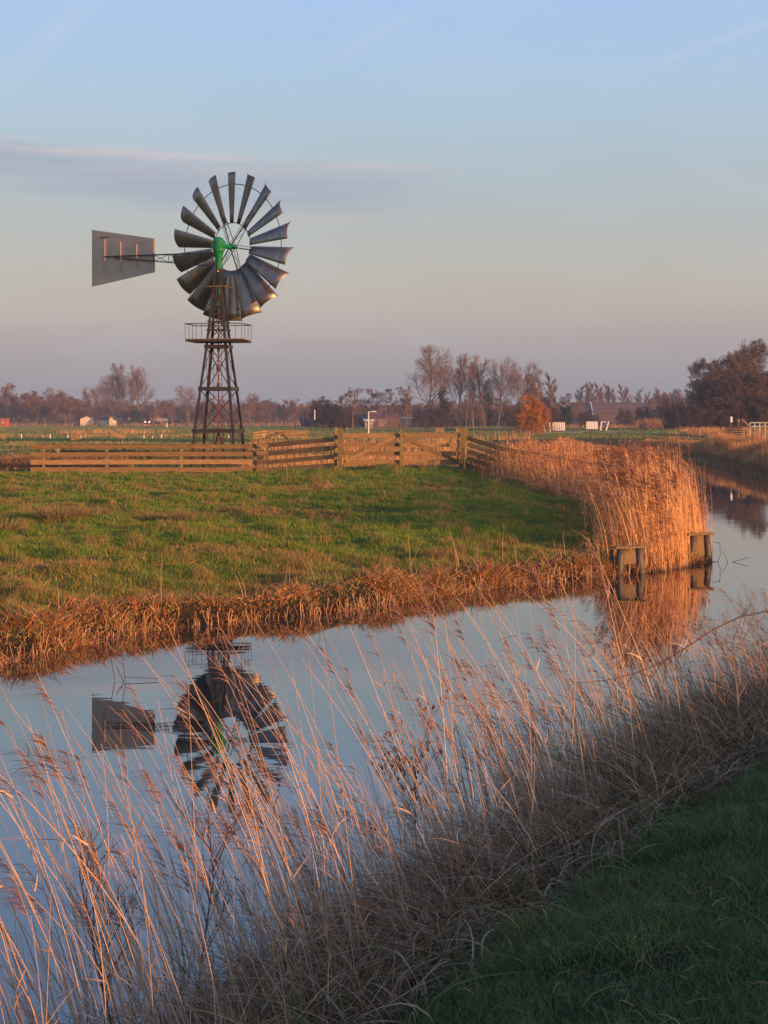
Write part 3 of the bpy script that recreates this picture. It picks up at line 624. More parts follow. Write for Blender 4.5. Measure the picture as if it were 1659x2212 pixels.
# ---------------------------------------------------------------- wind pump
WX, WY = -6.70, 75.0
def ZM(y): return CAMZ + (908 - y) / 53.33
th = R(9); U = Vector((math.cos(th), -math.sin(th), 0)); Vd = Vector((math.sin(th), math.cos(th), 0)); Zv = Vector((0, 0, 1))
LV = [(1000, 1.96), (930.8, 1.66), (840.4, 1.28), (749.3, .87), (694.9, .67), (620, .40), (581, .25)]
def half(z):
    zs = [ZM(a) for a, _ in LV]; return float(np.interp(z, zs, [b for _, b in LV])) / 2
AX = Vector((WX, WY, 0))
def corner(z, i, j): h_ = half(z); return AX + U * (h_ * i) + Vd * (h_ * j) + Zv * z
mill = empty('wind_pump', (WX, WY, 1.1), 'tall steel wind pump with many-bladed metal wheel and green gearbox beyond the plank fence', 'windmill')
for i, j in ((-1, -1), (1, -1), (-1, 1), (1, 1)):
    m = MB()
    for (ya, _), (yb, _) in zip(LV[:-1], LV[1:]):
        za, zb = ZM(ya) if ya < 1000 else .9, ZM(yb)
        p, q = corner(za, i, j), corner(zb, i, j); w = .10 if zb < 7 else .075
        # angle iron: two flanges
        a, b = (-i) * U, (-j) * Vd
        for f, g in ((a, b), (b, a)):
            n_ = g * .006
            m.add([p - n_, p + n_, p + f * w + n_, p + f * w - n_, q - n_, q + n_, q + f * w + n_, q + f * w - n_], [(0, 1, 2, 3), (7, 6, 5, 4), (0, 4, 5, 1), (1, 5, 6, 2), (2, 6, 7, 3), (3, 7, 4, 0)])
    m.build('leg', m_steel, mill)
def faces():  # four sides: corner index pairs
    return (((-1, -1), (1, -1)), ((-1, 1), (1, 1)), ((-1, -1), (-1, 1)), ((1, -1), (1, 1)))
k = 0
for y, w in ((930.8, .15), (840.4, .15), (749.3, .14), (713, .05), (695, .05), (677.6, .05), (659.7, .045), (642.4, .045)):
    m = MB(); z = ZM(y)
    for (a, b) in faces():
        p, q = corner(z, *a), corner(z, *b); o = (q - p).normalized() * .05
        k += 1; m.bar(p - o + Zv * (.003 * (k % 4)), q + o + Zv * (.003 * (k % 4)), w, .03 if w > .1 else .02)
    m.build('crossbeam', m_steel, mill)
for ya, yb, w in ((1000, 930.8, .05), (930.8, 840.4, .035), (840.4, 749.3, .035), (749.3, 695, .03), (713, 677, .022), (677.6, 659.7, .02), (659.7, 642.4, .02)):
    za, zb = ZM(ya) if ya < 1000 else 1.0, ZM(yb)
    m = MB()
    for (a, b) in faces():
        p0, q0, p1, q1 = corner(za, *a), corner(za, *b), corner(zb, *a), corner(zb, *b)
        if ya == 1000:
            mid0 = (p1 + q1) / 2; m.bar(p0.lerp(q0, .18), mid0 + (p1 - mid0) * .25, w, .02); m.bar(p0.lerp(q0, .82), mid0 + (q1 - mid0) * .25, w, .02); m.bar(p0.lerp(q0, .5), mid0, w, .02)
        else:
            inn = (corner(za, -a[0], -a[1]) - p0).normalized() * .02
            m.bar(p0, q1, w, .012); m.bar(q0 + inn, p1 + inn, w, .012)
    m.build('cross_brace', m_steel, mill)
m = MB(); m.tube([AX + Zv * .9, AX + Zv * ZM(581)], .028, 8)
m.tube([AX + Zv * ZM(905), AX + Zv * ZM(866)], .012, 6)
m.build('pump_rod', m_rodred, mill)
for y, r_ in ((833, .07), (795, .09), (931, .06), (755, .06)): MB().tube([AX + Zv * (ZM(y) - .12), AX + Zv * (ZM(y) + .12)], r_, 8).build('rod_coupling', m_steel, mill)
m = MB(); m.tube([AX + Zv * ZM(615), AX + Zv * ZM(590)], [.05, .10], 10); m.tube([AX + Zv * ZM(640), AX + Zv * ZM(616)], .05, 8); m.tube([AX + Zv * ZM(672), AX + Zv * ZM(650)], .04, 8)
m.build('rod_guide', m_green, mill, smooth=True)
for o_, ya, yb, r_ in ((.14, 590, 583, .035), (.16, 662, 655, .03), (.3, 751, 746, .05)): MB().tube([AX - Vd * o_ + Zv * ZM(ya), AX - Vd * o_ + Zv * ZM(yb)], r_, 8).build('bearing', m_brass, mill, smooth=True)
# ladder on the far left side, inside
m = MB(); lw = .17
def LP(z, s): h_ = half(z); return AX + Zv * z + Vd * (h_ * .92) + U * (-.12 - .16 * (8 - z) / 7 * .6 + s * lw)
for s in (-1, 1): m.tube([LP(1.0, s), LP(4.3, s), LP(6.9, s), LP(9.0, s * .8)], .012, 5)
m.build('ladder_rail', m_steel, mill)
for i in range(18):
    z = 1.4 + i * .43
    MB().tube([LP(z, -1), LP(z, 1)], .009, 4).build('ladder_rung', m_steel, mill)
# platform
PF = 1.167; zf = ZM(735)
def PC(a, b, z): return AX + U * (PF * a) + Vd * (PF * .74 * b) + Zv * z
m = MB()
for k_ in range(9):
    b0 = -1 + 2 * k_ / 9; b1 = b0 + .205
    v = [PC(-1, b0, zf), PC(1, b0, zf), PC(1, b1, zf), PC(-1, b1, zf)]; v += [p + Zv * .035 for p in v]
    m.add(v, [(3, 2, 1, 0), (4, 5, 6, 7), (0, 1, 5, 4), (1, 2, 6, 5), (2, 3, 7, 6), (3, 0, 4, 7)])
pf = m.build('platform_deck', m_woodg, mill)
m = MB()
for b in (-.92, -.3, .3, .92): m.bar(PC(-1, b, zf - .05), PC(1, b, zf - .05), .07, .05)
m.build('platform_joist', m_steel, mill)
m = MB(); zr = ZM(701)
cs = [PC(-1, -1, zr), PC(1, -1, zr), PC(1, 1, zr), PC(-1, 1, zr)]
for a, b in zip(cs, cs[1:] + cs[:1]): m.bar(a, b, .035, .035)
m.build('guard_rail', m_steel, mill)
for a, b in ([(-1, -1), (1, -1), (1, 1), (-1, 1)] + [(s * 1.0, t_) for s in (-1, 1) for t_ in (-.33, .33)] + [(t_, s) for s in (-1, 1) for t_ in (-.42, .42)]):
    MB().tube([PC(a * .995, b * .995, zf + .036), PC(a * .995, b * .995, zr)], .011, 5).build('rail_post', m_steel, mill)
# small upper step plate
m = MB(); zu = ZM(620.8)
for b0, b1 in ((-.36, -.20), (.20, .36)):
    v = [AX + U * a + Vd * b + Zv * zu for a, b in ((-.43, b0), (.43, b0), (.43, b1), (-.43, b1))]; v += [p + Zv * .04 for p in v]
    m.add(v, [(3, 2, 1, 0), (4, 5, 6, 7), (0, 1, 5, 4), (1, 2, 6, 5), (2, 3, 7, 6), (3, 0, 4, 7)])
m.build('top_step', m_woodg, mill)
# gearbox on top
HZ = ZM(530)
TA = R(35); Nn = Vector((math.sin(TA), math.cos(TA), 0)); T1 = Vector((math.cos(TA), -math.sin(TA), 0)); T2 = Vector((0, 0, 1))
G0 = AX + Zv * HZ
m = MB()
m.tube([AX + Zv * ZM(582), AX + Zv * ZM(578), AX + Zv * ZM(560), AX + Zv * ZM(549), AX + Zv * ZM(546)], [.115, .10, .145, .19, .21], 12)
m.build('gearbox_column', m_green, mill, smooth=False)
m = MB()
m.tube([G0 - Nn * .26 + Zv * .0, G0 - Nn * .22, G0 - Nn * .10, G0 + Nn * .14, G0 + Nn * .24, G0 + Nn * .30], [.12, .20, .29, .29, .22, .12], 10)
m.tube([G0 - Zv * .30, G0 - Zv * .2, G0 + Zv * .2, G0 + Zv * .30], [.20, .25, .24, .15], 10)
gb = m.build('gearbox', m_green, mill, bevel=.015)
MB().tube([G0 + Zv * .28, G0 + Zv * .34], .10, 10).build('filler_cap', m_green, gb)
m = MB(); m.tube([G0 - Nn * .30, G0 - Nn * .2], .17, 12)
for a_ in range(6):
    c_ = G0 - Nn * .235 + (T1 * math.cos(a_ * PI / 3) + T2 * math.sin(a_ * PI / 3)) * .15; m.tube([c_ - Nn * .03, c_ + Nn * .02], .018, 6)
m.build('gearbox_cap', m_green, gb)
HC = G0 + Nn * .85
m = MB(); m.tube([G0 + Nn * .28, HC - Nn * .15, HC - Nn * .14, HC - Nn * .05, HC - Nn * .05, HC + Nn * .28], [.09, .09, .13, .13, .075, .075], 12)
m.build('wheel_hub', m_green, mill)
m = MB()
for r_, w in ((2.56, .018), (.99, .018)):
    pts = [HC + (T1 * math.cos(a) + T2 * math.sin(a)) * r_ for a in np.linspace(0, 2 * PI, 73)]
    m.tube(pts, w, 5, cap=False)
m.build('wheel_ring', m_steel, mill, smooth=True)
for a in (50, 110, 170, 230, 290, 350):
    an = R(a); rr = T1 * math.cos(an) + T2 * math.sin(an); m = MB()
    e = HC + rr * 2.56
    m.tube([HC - Nn * .12 + rr * .06, e - Nn * .02], .026, 6); m.tube([HC + Nn * .24 + rr * .06, e + Nn * .02], .016, 5)
    tg_ = -T1 * math.sin(an) + T2 * math.cos(an)
    for t_ in (.14, .28): m.tube([HC - Nn * .12 * (1 - t_) + rr * 2.56 * t_, HC + Nn * .24 * (1 - t_ - .12) + rr * 2.56 * (t_ + .12)], .009, 4)
    m.tube([HC - Nn * .10 + tg_ * .10, e + tg_ * .12], .012, 5)
    m.build('wheel_spoke', m_steel, mill)
PITCH = R(30); r0, r1, w0_, w1_ = .99, 3.03, .38, .86
def bpt(rr, tg_, ch, nrm, r_, u):
    w = w0_ + (w1_ - w0_) * (r_ - r0) / (r1 - r0)
    cam_ = .17 * w * (1 - (2 * u - 1) ** 2) * (1.0)
    rad = r_
    return HC + rr * rad + ch * (w * (u - .5)) + nrm * cam_
for kb in range(18):
    an = R(10 + 20 * kb); rr = T1 * math.cos(an) + T2 * math.sin(an); tg_ = -T1 * math.sin(an) + T2 * math.cos(an)
    ch = tg_ * math.cos(PITCH) + Nn * math.sin(PITCH); nrm = rr.cross(ch).normalized()
    if nrm.dot(Nn) > 0: nrm = -nrm
    nu, nv = 9, 7; vs = []; fs = []
    for side_ in (0, 1):
        for j in range(nv):
            r_ = r0 + (r1 - r0) * j / (nv - 1)
            for i in range(nu):
                p = bpt(rr, tg_, ch, nrm, r_, i / (nu - 1))
                if j == nv - 1: p = p - rr * .10 * (2 * i / (nu - 1) - 1) ** 2 * 0
                vs.append(p + nrm * (.004 * side_))
    o_ = nu * nv
    for j in range(nv - 1):
        for i in range(nu - 1):
            a = j * nu + i; fs.append((a, a + 1, a + nu + 1, a + nu)); fs.append((o_ + a, o_ + a + nu, o_ + a + nu + 1, o_ + a + 1))
    for i in range(nu - 1): fs.append((i + 1, i, o_ + i, o_ + i + 1)); b_i = (nv - 1) * nu + i; fs.append((b_i, b_i + 1, o_ + b_i + 1, o_ + b_i))
    for j in range(nv - 1): a = j * nu; fs.append((a, a + nu, o_ + a + nu, o_ + a)); a = j * nu + nu - 1; fs.append((a + nu, a, o_ + a, o_ + a + nu))
    m = MB(); m.add(vs, fs); bl = m.build('blade', m_blad, mill, smooth=True)
    # curved clip that holds the blade on the outer ring
    m = MB(); n8 = 9; vv = []
    for i in range(n8):
        u = .06 + .88 * i / (n8 - 1); base = bpt(rr, tg_, ch, nrm, 2.56, u) - nrm * .004
        flat_ = HC + rr * 2.56 + ch * ((w0_ + (w1_ - w0_) * .77) * (u - .5)) - nrm * .002
        for q_ in (base - rr * .012, base + rr * .012, flat_.lerp(base, .35) + rr * .012 - nrm * .045, flat_.lerp(base, .35) - rr * .012 - nrm * .045): vv.append(q_)
    ff_ = [(4 * i + a, 4 * i + (a + 1) % 4, 4 * i + 4 + (a + 1) % 4, 4 * i + 4 + a) for i in range(n8 - 1) for a in range(4)] + [(0, 1, 2, 3), (4 * n8 - 1, 4 * n8 - 2, 4 * n8 - 3, 4 * n8 - 4)]
    m.add(vv, ff_); m.build('blade_clip', m_blad, bl)
# tail
TY = R(-35); TD = Vector((-math.cos(TY), -math.sin(TY), 0)); TN = Vector((math.sin(TY), -math.cos(TY), 0))    # TN faces the camera
def TP(dx_, z, off=0.0):
    c_, s_ = math.cos(TY), -math.sin(TY); A_ = (WX + dx_) / WY; t_ = -dx_ / (c_ + A_ * s_); f_ = (WY + s_ * t_) / WY
    return AX + TD * t_ + Zv * (CAMZ + (HZ + z - CAMZ) * f_) + TN * off
def vz(x): return (1026 - x) / -186.8
m = MB(); co = [(-5.13, .63), (-2.58, .27), (-2.58, -1.09), (-5.13, -1.68)]
v = [TP(a, b, 0.0) for a, b in co] + [TP(a, b, -.006) for a, b in co]
m.add(v, [(0, 1, 2, 3), (7, 6, 5, 4), (0, 4, 5, 1), (1, 5, 6, 2), (2, 6, 7, 3), (3, 7, 4, 0)])
vane = m.build('tail_vane', m_vane, mill)
for x_, za, zb in ((-4.59, .24, -1.23), (-3.95, .16, -1.10), (-3.30, .05, -.94), (-2.60, .26, -1.08)):
    MB().bar(TP(x_, za, .03), TP(x_, zb, .03), .03, .022, up=TN).build('stiffener', m_vane, vane)
m = MB(); m.bar(TP(-4.6, -.47, .10), TP(-.15, -.31, .10), .055, .05); m.bar(TP(-4.15, -.50, .10), TP(-.12, -.86, .10), .05, .045)
lo = lambda x: -.50 - .36 * (x + 4.15) / 4.03; hi = lambda x: -.47 + .16 * (x + 4.6) / 4.45
xs = [-2.56, -1.95, -1.2, -.52]
for x_ in xs: m.bar(TP(x_, hi(x_), .10), TP(x_, lo(x_), .10), .03, .03)
for a, b in ((-2.56, -1.95), (-1.95, -1.2), (-1.2, -.52)):
    m.bar(TP(a, hi(a), .11), TP(b, lo(b), .11), .022, .014); m.bar(TP(a, lo(a), .09), TP(b, hi(b), .09), .022, .014)
m.build('tail_boom', m_steel, mill)
def lettering(txt, size, origin, xd, yd, m_, parent, name='lettering'):
    cu = bpy.data.curves.new('txt', 'FONT'); cu.body = txt; cu.size = size; cu.extrude = .002
    ot = bpy.data.objects.new('txt', cu); C.objects.link(ot)
    bpy.context.view_layer.update(); dg = bpy.context.evaluated_depsgraph_get(); me = bpy.data.meshes.new_from_object(ot.evaluated_get(dg))
    bpy.data.objects.remove(ot); o = bpy.data.objects.new(name, me); C.objects.link(o); me.materials.clear(); me.materials.append(m_)
    xd = Vector(xd).normalized(); yd = Vector(yd).normalized(); zd = xd.cross(yd)
    M = Matrix((xd, yd, zd)).transposed().to_4x4(); M.translation = origin
    me.transform(M); o.parent = parent; o.matrix_parent_inverse = Matrix.Translation(-Vector(parent.location))
    return o
lettering('bd 5.0 cf', .15, TP(-4.78, .27, .012), -TD, Zv, m_text, vane)

# ---------------------------------------------------------------- fences and the gate near the wind pump
def plank(m, p, q, w, t=.028, sag=.012):
    """a board from p to q with slightly uneven line"""
    p = Vector(p); q = Vector(q); m.bar(p + Zv * random.uniform(-sag, sag), q + Zv * random.uniform(-sag, sag), w * random.uniform(.9, 1.06), t)
def fence(name, label, cat, pts, posts, zs, w, mr, mpst, ph=.12, group=None, front=-.06, base=None, pt=.1):
    """pts: (x, y, z0) polyline giving the line z0 the rails hang on; zs: rail centre heights above z0; posts: parameters along"""
    pts = [Vector(p) for p in pts]; root = empty(name, pts[0], label, cat, group)
    def at(t):
        k = min(int(t), len(pts) - 2); return pts[k].lerp(pts[k + 1], t - k)
    for t_ in posts:
        c = at(t_); d = (at(min(t_ + .01, len(pts) - 1)) - at(max(t_ - .01, 0))).normalized()
        zt = c.z + max(zs) + ph; m = MB(); m.bar((c.x, c.y, min(hz(c.x, c.y), c.z) - .25), (c.x + random.uniform(-.01, .01), c.y, zt), pt, pt, up=(d.y, -d.x, 0))
        m.build('post', mpst, root, bevel=.008)
    for z in zs:
        for a, b in zip(pts[:-1], pts[1:]):
            d = (b - a).normalized(); n_ = Vector((d.y, -d.x, 0)).normalized() * -front
            if n_.y > 0: n_ = -n_
            m = MB(); plank(m, a + n_ + Zv * z, b + n_ + Zv * z, w); m.build('rail', mr, root, bevel=.004)
    return root
D0 = 68.0
def Fx(x, D): return (x - 829.5) * D / 4000
ZR = [.08, .365, .65, .935]
fence('plank_fence', 'long weathered four-rail plank fence standing in front of the wind pump', 'fence', [(Fx(67, D0), D0, 1.105), (Fx(560, D0), D0, 1.115)],
      [(v - 67) / 493 for v in (94, 230.6, 392, 552)], ZR, .165, m_wood, m_woodp, ph=.05)
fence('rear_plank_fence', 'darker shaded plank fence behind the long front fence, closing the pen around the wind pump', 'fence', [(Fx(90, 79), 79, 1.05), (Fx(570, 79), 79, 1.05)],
      [.1, .37, .62, .9], [.1, .36, .62, .88], .12, m_moss_shade, m_moss_shade, ph=.06)
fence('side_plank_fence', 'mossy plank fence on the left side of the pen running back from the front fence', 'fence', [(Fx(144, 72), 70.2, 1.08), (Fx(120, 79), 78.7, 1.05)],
      [.0, .5], [.1, .38, .66, .93], .13, m_moss_shade, m_woodp, ph=-.02)
DG = 66.3
wf = fence('wing_fence', 'four-rail wing fence rising from the long fence to the left gate post', 'fence', [(Fx(556, D0), D0 - .12, 1.11), (Fx(581, 67.8), 67.75, 1.10), (Fx(722, DG), DG + .2, CAMZ - 102 * DG / 4000)],
      [.95], [.08, .38, .69, 1.0], .175, m_wood, m_woodp, ph=.10, pt=.13)
def gp(x, D=DG): return Fx(x, D)
ZG = CAMZ - 102 * DG / 4000            # ground by the gate
def gz_(y): return CAMZ - (y - 908) * DG / 4000
def single_post(name, label, x0, x1, ytop, ybot, D, m_, lean=0, cat='post', group=None):
    x = Fx((x0 + x1) / 2, D); w = (x1 - x0) * D / 4000; zt = CAMZ - (ytop - 908) * D / 4000; zb = CAMZ - (ybot - 908) * D / 4000
    m = MB(); m.bar((x, D, min(zb, hz(x, D)) - .2), (x + lean, D, zt), w, w, up=(0, 1, 0)); m.add([(x + lean - w / 2, D - w / 2, zt), (x + lean + w / 2, D - w / 2, zt), (x + lean + w / 2, D + w / 2, zt), (x + lean - w / 2, D + w / 2, zt), (x + lean, D, zt + .02)], [(0, 1, 4), (1, 2, 4), (2, 3, 4), (3, 0, 4)])
    return tag(m.build(name, m_, None, bevel=.01), label, cat, group)
single_post('gate_post', 'mossy green post just left of the gate where the wing fence ends', 721.5, 729, 923.5, 1012, DG + .35, m_woodg)
single_post('gate_post', 'thick pale brown post holding the left end of the double gate', 730, 739.5, 924, 1012, DG, m_woodp)
single_post('gate_post', 'mossy green post holding the right end of the double gate', 993.5, 1003.5, 922, 1018, DG, m_woodg)
single_post('gate_post', 'thin leaning round stake in front of the right gate post', 1000.5, 1006.5, 955, 1021, DG - .6, m_woodp, lean=.05)
single_post('gate_post', 'mossy post with square top behind the right gate post', 1001, 1010, 924, 1012, DG + .5, m_woodg)
single_post('stub_post', 'short dark stub of a post right of the gate', 1014, 1021, 997, 1020, DG - .7, m_woodd)
def gate_leaf(x0, x1, brace, label):
    root = empty('farm_gate', (gp(x0), DG, ZG), label, 'gate', 'two leaves of the double farm gate')
    for y in (941, 960.5, 979.5, 998.5):
        m = MB(); plank(m, (gp(x0), DG, gz_(y)), (gp(x1), DG, gz_(y)), .175 if y > 990 else .15, .03, .006); m.build('rail', m_wood, root, bevel=.004)
    m = MB(); (a, ya), (b, yb) = brace; m.bar((gp(a), DG - .035, gz_(ya)), (gp(b), DG - .035, gz_(yb)), .13, .028); m.build('diagonal_brace', m_wood, root, bevel=.004)
    return root
g1 = gate_leaf(741, 864.5, ((746, 996), (862, 940)), 'left leaf of the wide plank gate, its brace climbing to the right')
g2 = gate_leaf(867, 992.5, ((872, 944), (990, 998)), 'right leaf of the wide plank gate, its brace falling to the right')
m = MB(); m.bar((gp(866), DG - .09, gz_(1006)), (gp(866), DG - .09, gz_(928)), .13, .10, up=(0, 1, 0)); m.build('end_stile', m_woodp, g1, bevel=.006)
m = MB(); m.bar((gp(989), DG + .05, gz_(1003)), (gp(989), DG + .05, gz_(935)), .10, .05, up=(0, 1, 0)); m.build('end_stile', m_woodp, g2, bevel=.006)
# rope tied round the left gate post
m = MB(); cx, cz = gp(734.7), gz_(962.5); q = .105
m.tube([(cx + q * a, DG + q * b, cz + .01 * a) for a, b in ((-1, -1), (1, -1), (1, 1), (-1, 1), (-1, -1))], .012, 5)
m.tube([(cx - q, DG - q, cz), (cx - .30, DG - .02, cz + .01), (cx - .34, DG, cz - .10), (cx - .26, DG - .05, cz - .18)], .010, 5)
tag(m.build('rope', m_rust, None), 'frayed orange rope tied round the left gate post', 'rope')
rf = fence('slope_fence', 'plank fence running downhill from the gate into the orange reeds', 'fence', [(Fx(1011, 65.8), 65.8, CAMZ - 101 * .01645), (Fx(1090, 65), 65, CAMZ - 126 * .01625), (6.6, 63.5, .55), (8.6, 62, .2)],
      [.85, 1.8, 2.7], [.06, .31, .56, .80, 1.03], .16, m_wood, m_woodp, ph=.05)

# two wooden mooring trestles at the waterline
def trestle(label, cx, cy, wdt, h_, rot, braced):
    root = empty('mooring_trestle', (cx, cy, 0), label, 'wooden trestle')
    u = Vector((math.cos(rot), math.sin(rot), 0)); v = Vector((-math.sin(rot), math.cos(rot), 0)); c = Vector((cx, cy, 0))
    for s, rr in ((-1, .085), (1, .085)):
        m = MB(); p = c + u * s * wdt / 2
        m.tube([p + u * s * .05 - Zv * .4, p + u * s * .02 + Zv * .1, p + u * s * -.0 + Zv * (h_ * .6), p - u * s * .02 + Zv * h_], [rr * 1.1, rr, rr * .95, rr * .9], 10)
        m.build('post', m_woodd, root, smooth=True)
    m = MB(); o = u * (wdt / 2 + .12); m.bar(c - o + Zv * (h_ + .022), c + o + Zv * (h_ + .03), .045, .2); m.build('cap_plank', m_oldp, root, bevel=.008)
    m = MB(); m.bar(c - u * wdt / 2 * .85 - v * .0 + Zv * (h_ * .62), c + u * wdt / 2 * .85 + Zv * (h_ * .70), .26 if braced else .5, .04); m.build('back_board', m_oldp, root, bevel=.006)
    if braced:
        m = MB(); p = c - u * wdt / 2 - u * .13 + v * .12; m.bar(p - Zv * .1, p + Zv * (h_ - .02), .05, .06, up=(0, 1, 0)); m.build('side_plank', m_woodd, root)
    return root
cA = P(1361, 1240, 0); trestle('low wooden trestle on two dark wet posts in the water before the reeds', cA[0], cA[1], .40, .50, R(12), True)
cB = P(1512, 1213, 0); trestle('pale brown wooden trestle at the right edge of the reeds, half over open water', cB[0], cB[1], .34, .56, R(15), False)

# ---------------------------------------------------------------- trees
m_bark = mat('winter_bark', (.20, .145, .11), .9, var=.25, scale=.6)
m_twig = mat('winter_twigs', (.225, .135, .11), .9, var=.22, scale=.25)
m_twigd = mat('dark_twigs', (.12, .085, .065), .9, var=.3, scale=.25)
m_twigo = mat('orange_twigs', (.50, .22, .075), .85, var=.25, scale=.6)
m_ivy = mat('ivy_leaves', (.045, .07, .03), .7, var=.45, scale=.5, var2=(.10, .075, .045))
m_ever = mat('evergreen_leaves', (.03, .065, .04), .7, var=.3, scale=1.5)
def segs_mesh(S_, name, m_, parent):
    """segments (p0, p1, r0, r1) as three-sided tubes"""
    if not S_: return None
    A = np.array([s[0] for s in S_]); B = np.array([s[1] for s in S_]); r0 = np.array([s[2] for s in S_]); r1 = np.array([s[3] for s in S_])
    d = unit(B - A + 1e-9); up = np.where(np.abs(d[:, 2:3]) > .9, np.array([[1., 0, 0]]), np.array([[0, 0, 1.]]))
    a = unit(np.cross(d, up)); b = np.cross(d, a); vs = []
    for c_, r_ in ((A, r0), (B, r1)):
        for q_ in (0, 2 * PI / 3, 4 * PI / 3): vs.append(c_ + (a * math.cos(q_) + b * math.sin(q_)) * r_[:, None])
    V = np.stack(vs, 1); base = (np.arange(len(A)) * 6)[:, None, None]
    F = (base + np.array([[0, 1, 4, 3], [1, 2, 5, 4], [2, 0, 3, 5]])[None]).reshape(-1, 4)
    return np_mesh(name, V.reshape(-1, 3), F, m_, parent=parent)
def grow(rnd, H, trunk, nlimb, ang, up, kids, depth, rtw, lean=0, spread=1.0, drop=.66, lo_=.25):
    main, tw = [], []
    def br(p, d, L, r_, lv):
        n = 3 if lv < 2 else 2; q = p; pts = [p]
        for i in range(n):
            d = unit(d + np.array([rnd.gauss(0, .10 + .03 * lv), rnd.gauss(0, .10 + .03 * lv), rnd.gauss(0, .05) + up * (.5 if lv else .2)]) )
            e = q + d * L / n; ra = r_ * (1 - .55 * i / n); rb = r_ * (1 - .55 * (i + 1) / n)
            (main if lv < 2 else tw).append((q, e, max(ra, rtw), max(rb, rtw))); q = e; pts.append(q)
        if lv >= depth: return
        k_ = kids[lv]
        for c in range(k_):
            t_ = lo_ + (1 - lo_) * (c + rnd.random()) / k_ if lv else trunk + (1 - trunk) * (c + .4 * rnd.random()) / k_
            t_ = min(t_, .999); i = int(t_ * n); pos = pts[i] + (pts[i + 1] - pts[i]) * (t_ * n - i)
            a = rnd.random() * 2 * PI; an = ang * rnd.uniform(.7, 1.3) * (1 if lv else spread)
            dd = unit(d * 1.0); ax = unit(np.cross(dd, np.array([math.cos(a), math.sin(a), .3])))
            nd_ = unit(dd * math.cos(an) + ax * math.sin(an))
            f = (1.0 - .55 * (t_ - trunk) / (1 - trunk)) if lv == 0 else (1.1 - .5 * t_)
            br(pos, nd_, L * drop * f * rnd.uniform(.75, 1.15) * (.62 if lv == 0 else 1), r_ * .5, lv + 1)
    br(np.zeros(3), np.array([lean, 0, 1.0]), H * .92, H * .017, 0)
    return main, tw
def clumps(rnd, tw, n, size, flat=1.0, lo=0.0):
    """leaf-sized faces spread round the twig ends"""
    ends = np.array([s[1] for s in tw if s[1][2] > lo]); 
    if len(ends) == 0: return None
    ii = rng.integers(0, len(ends), n); c = ends[ii] + rng.normal(0, size * 1.6, (n, 3)) * np.array([1, 1, flat])
    a = unit(rng.normal(0, 1, (n, 3))); b = unit(np.cross(a, rng.normal(0, 1, (n, 3)))); s = size * (.4 + .8 * rng.random((n, 1)))
    V = np.stack([c - a * s, c + b * s * .6, c + a * s, c - b * s * .6], 1); F = (np.arange(n) * 4)[:, None] + np.arange(4)[None]
    return V.reshape(-1, 3), F
NEUTRAL = {}
def proto(key, H, seed, mt, mb_, cl=None, **kw):
    rnd = random.Random(seed); main, tw = grow(rnd, H, **kw)
    root = bpy.data.objects.new('bare_tree', None); root.empty_display_size = .5; C.objects.link(root)
    segs_mesh(main, 'trunk', mb_, root)
    cr = segs_mesh(tw, 'crown', mt, root)
    if cl:
        V, Fc = clumps(rnd, tw, *cl[:3]); np_mesh('leaf_mass', V, Fc, cl[3], parent=cr)
    NEUTRAL[key] = [root, H, False]
def place(key, x, ytop, ybase, D, name, label, group, cat='tree', wid=1.0, z0=None):
    root, H, used = NEUTRAL[key]
    if not used: r = root; NEUTRAL[key][2] = True
    else:
        r = root.copy(); C.objects.link(r)
        for ch in root.children:
            c = ch.copy(); C.objects.link(c); c.parent = r
            for g in ch.children:
                d = g.copy(); C.objects.link(d); d.parent = c
    r.name = name; X = Fx(x, D); zt = CAMZ - (ytop - 908) * D / 4000; zb = hz(X, D) - .1 if z0 is None else z0
    s = (zt - zb) / H; r.location = (X, D, zb); r.scale = (s * wid, s * wid, s); r.rotation_euler = (0, 0, random.random() * 6.28)
    tag(r, label, cat, group); return r
for i in range(3): proto('broad%d' % i, 20, 10 + i, m_twig, m_bark, trunk=.20, nlimb=0, ang=.70, up=.10, kids=(13, 7, 6, 4), depth=4, rtw=.021, spread=1.2, drop=.80)
for i in range(3): proto('tall%d' % i, 20, 20 + i, m_twig, m_bark, trunk=.24, nlimb=0, ang=.46, up=.16, kids=(11, 7, 5, 4), depth=4, rtw=.019, spread=1.0, drop=.70)
for i in range(4): proto('bush%d' % i, 12, 30 + i, m_twig, m_bark, trunk=.12, nlimb=0, ang=.62, up=.08, kids=(14, 8, 7, 4), depth=4, rtw=.028, spread=1.15, drop=.68)
for i in range(3): proto('alder%d' % i, 12, 40 + i, m_twigd, m_bark, cl=(1500, .10, .5, m_twig), trunk=.30, nlimb=0, ang=.95, up=.02, kids=(12, 6, 5, 3), depth=4, rtw=.025, spread=1.0, drop=.55)
for i in range(2): proto('ivy%d' % i, 12, 50 + i, m_twigd, m_bark, cl=(5200, .22, 1.0, m_ivy), trunk=.10, nlimb=0, ang=.6, up=.10, kids=(16, 7, 5, 2), depth=4, rtw=.025, spread=1.0, drop=.50)
for i in range(2): proto('poplar%d' % i, 16, 60 + i, m_twig, m_bark, trunk=.10, nlimb=0, ang=.25, up=.22, kids=(20, 8, 6, 4), depth=4, rtw=.02, spread=1.2, drop=.55)
for i in range(3): proto('big%d' % i, 11, 70 + i, m_twigd, m_bark, cl=(1600, .10, .8, m_twig), trunk=.14, nlimb=0, ang=.70, up=.06, kids=(15, 9, 7, 5), depth=4, rtw=.013, spread=1.15, drop=.72)
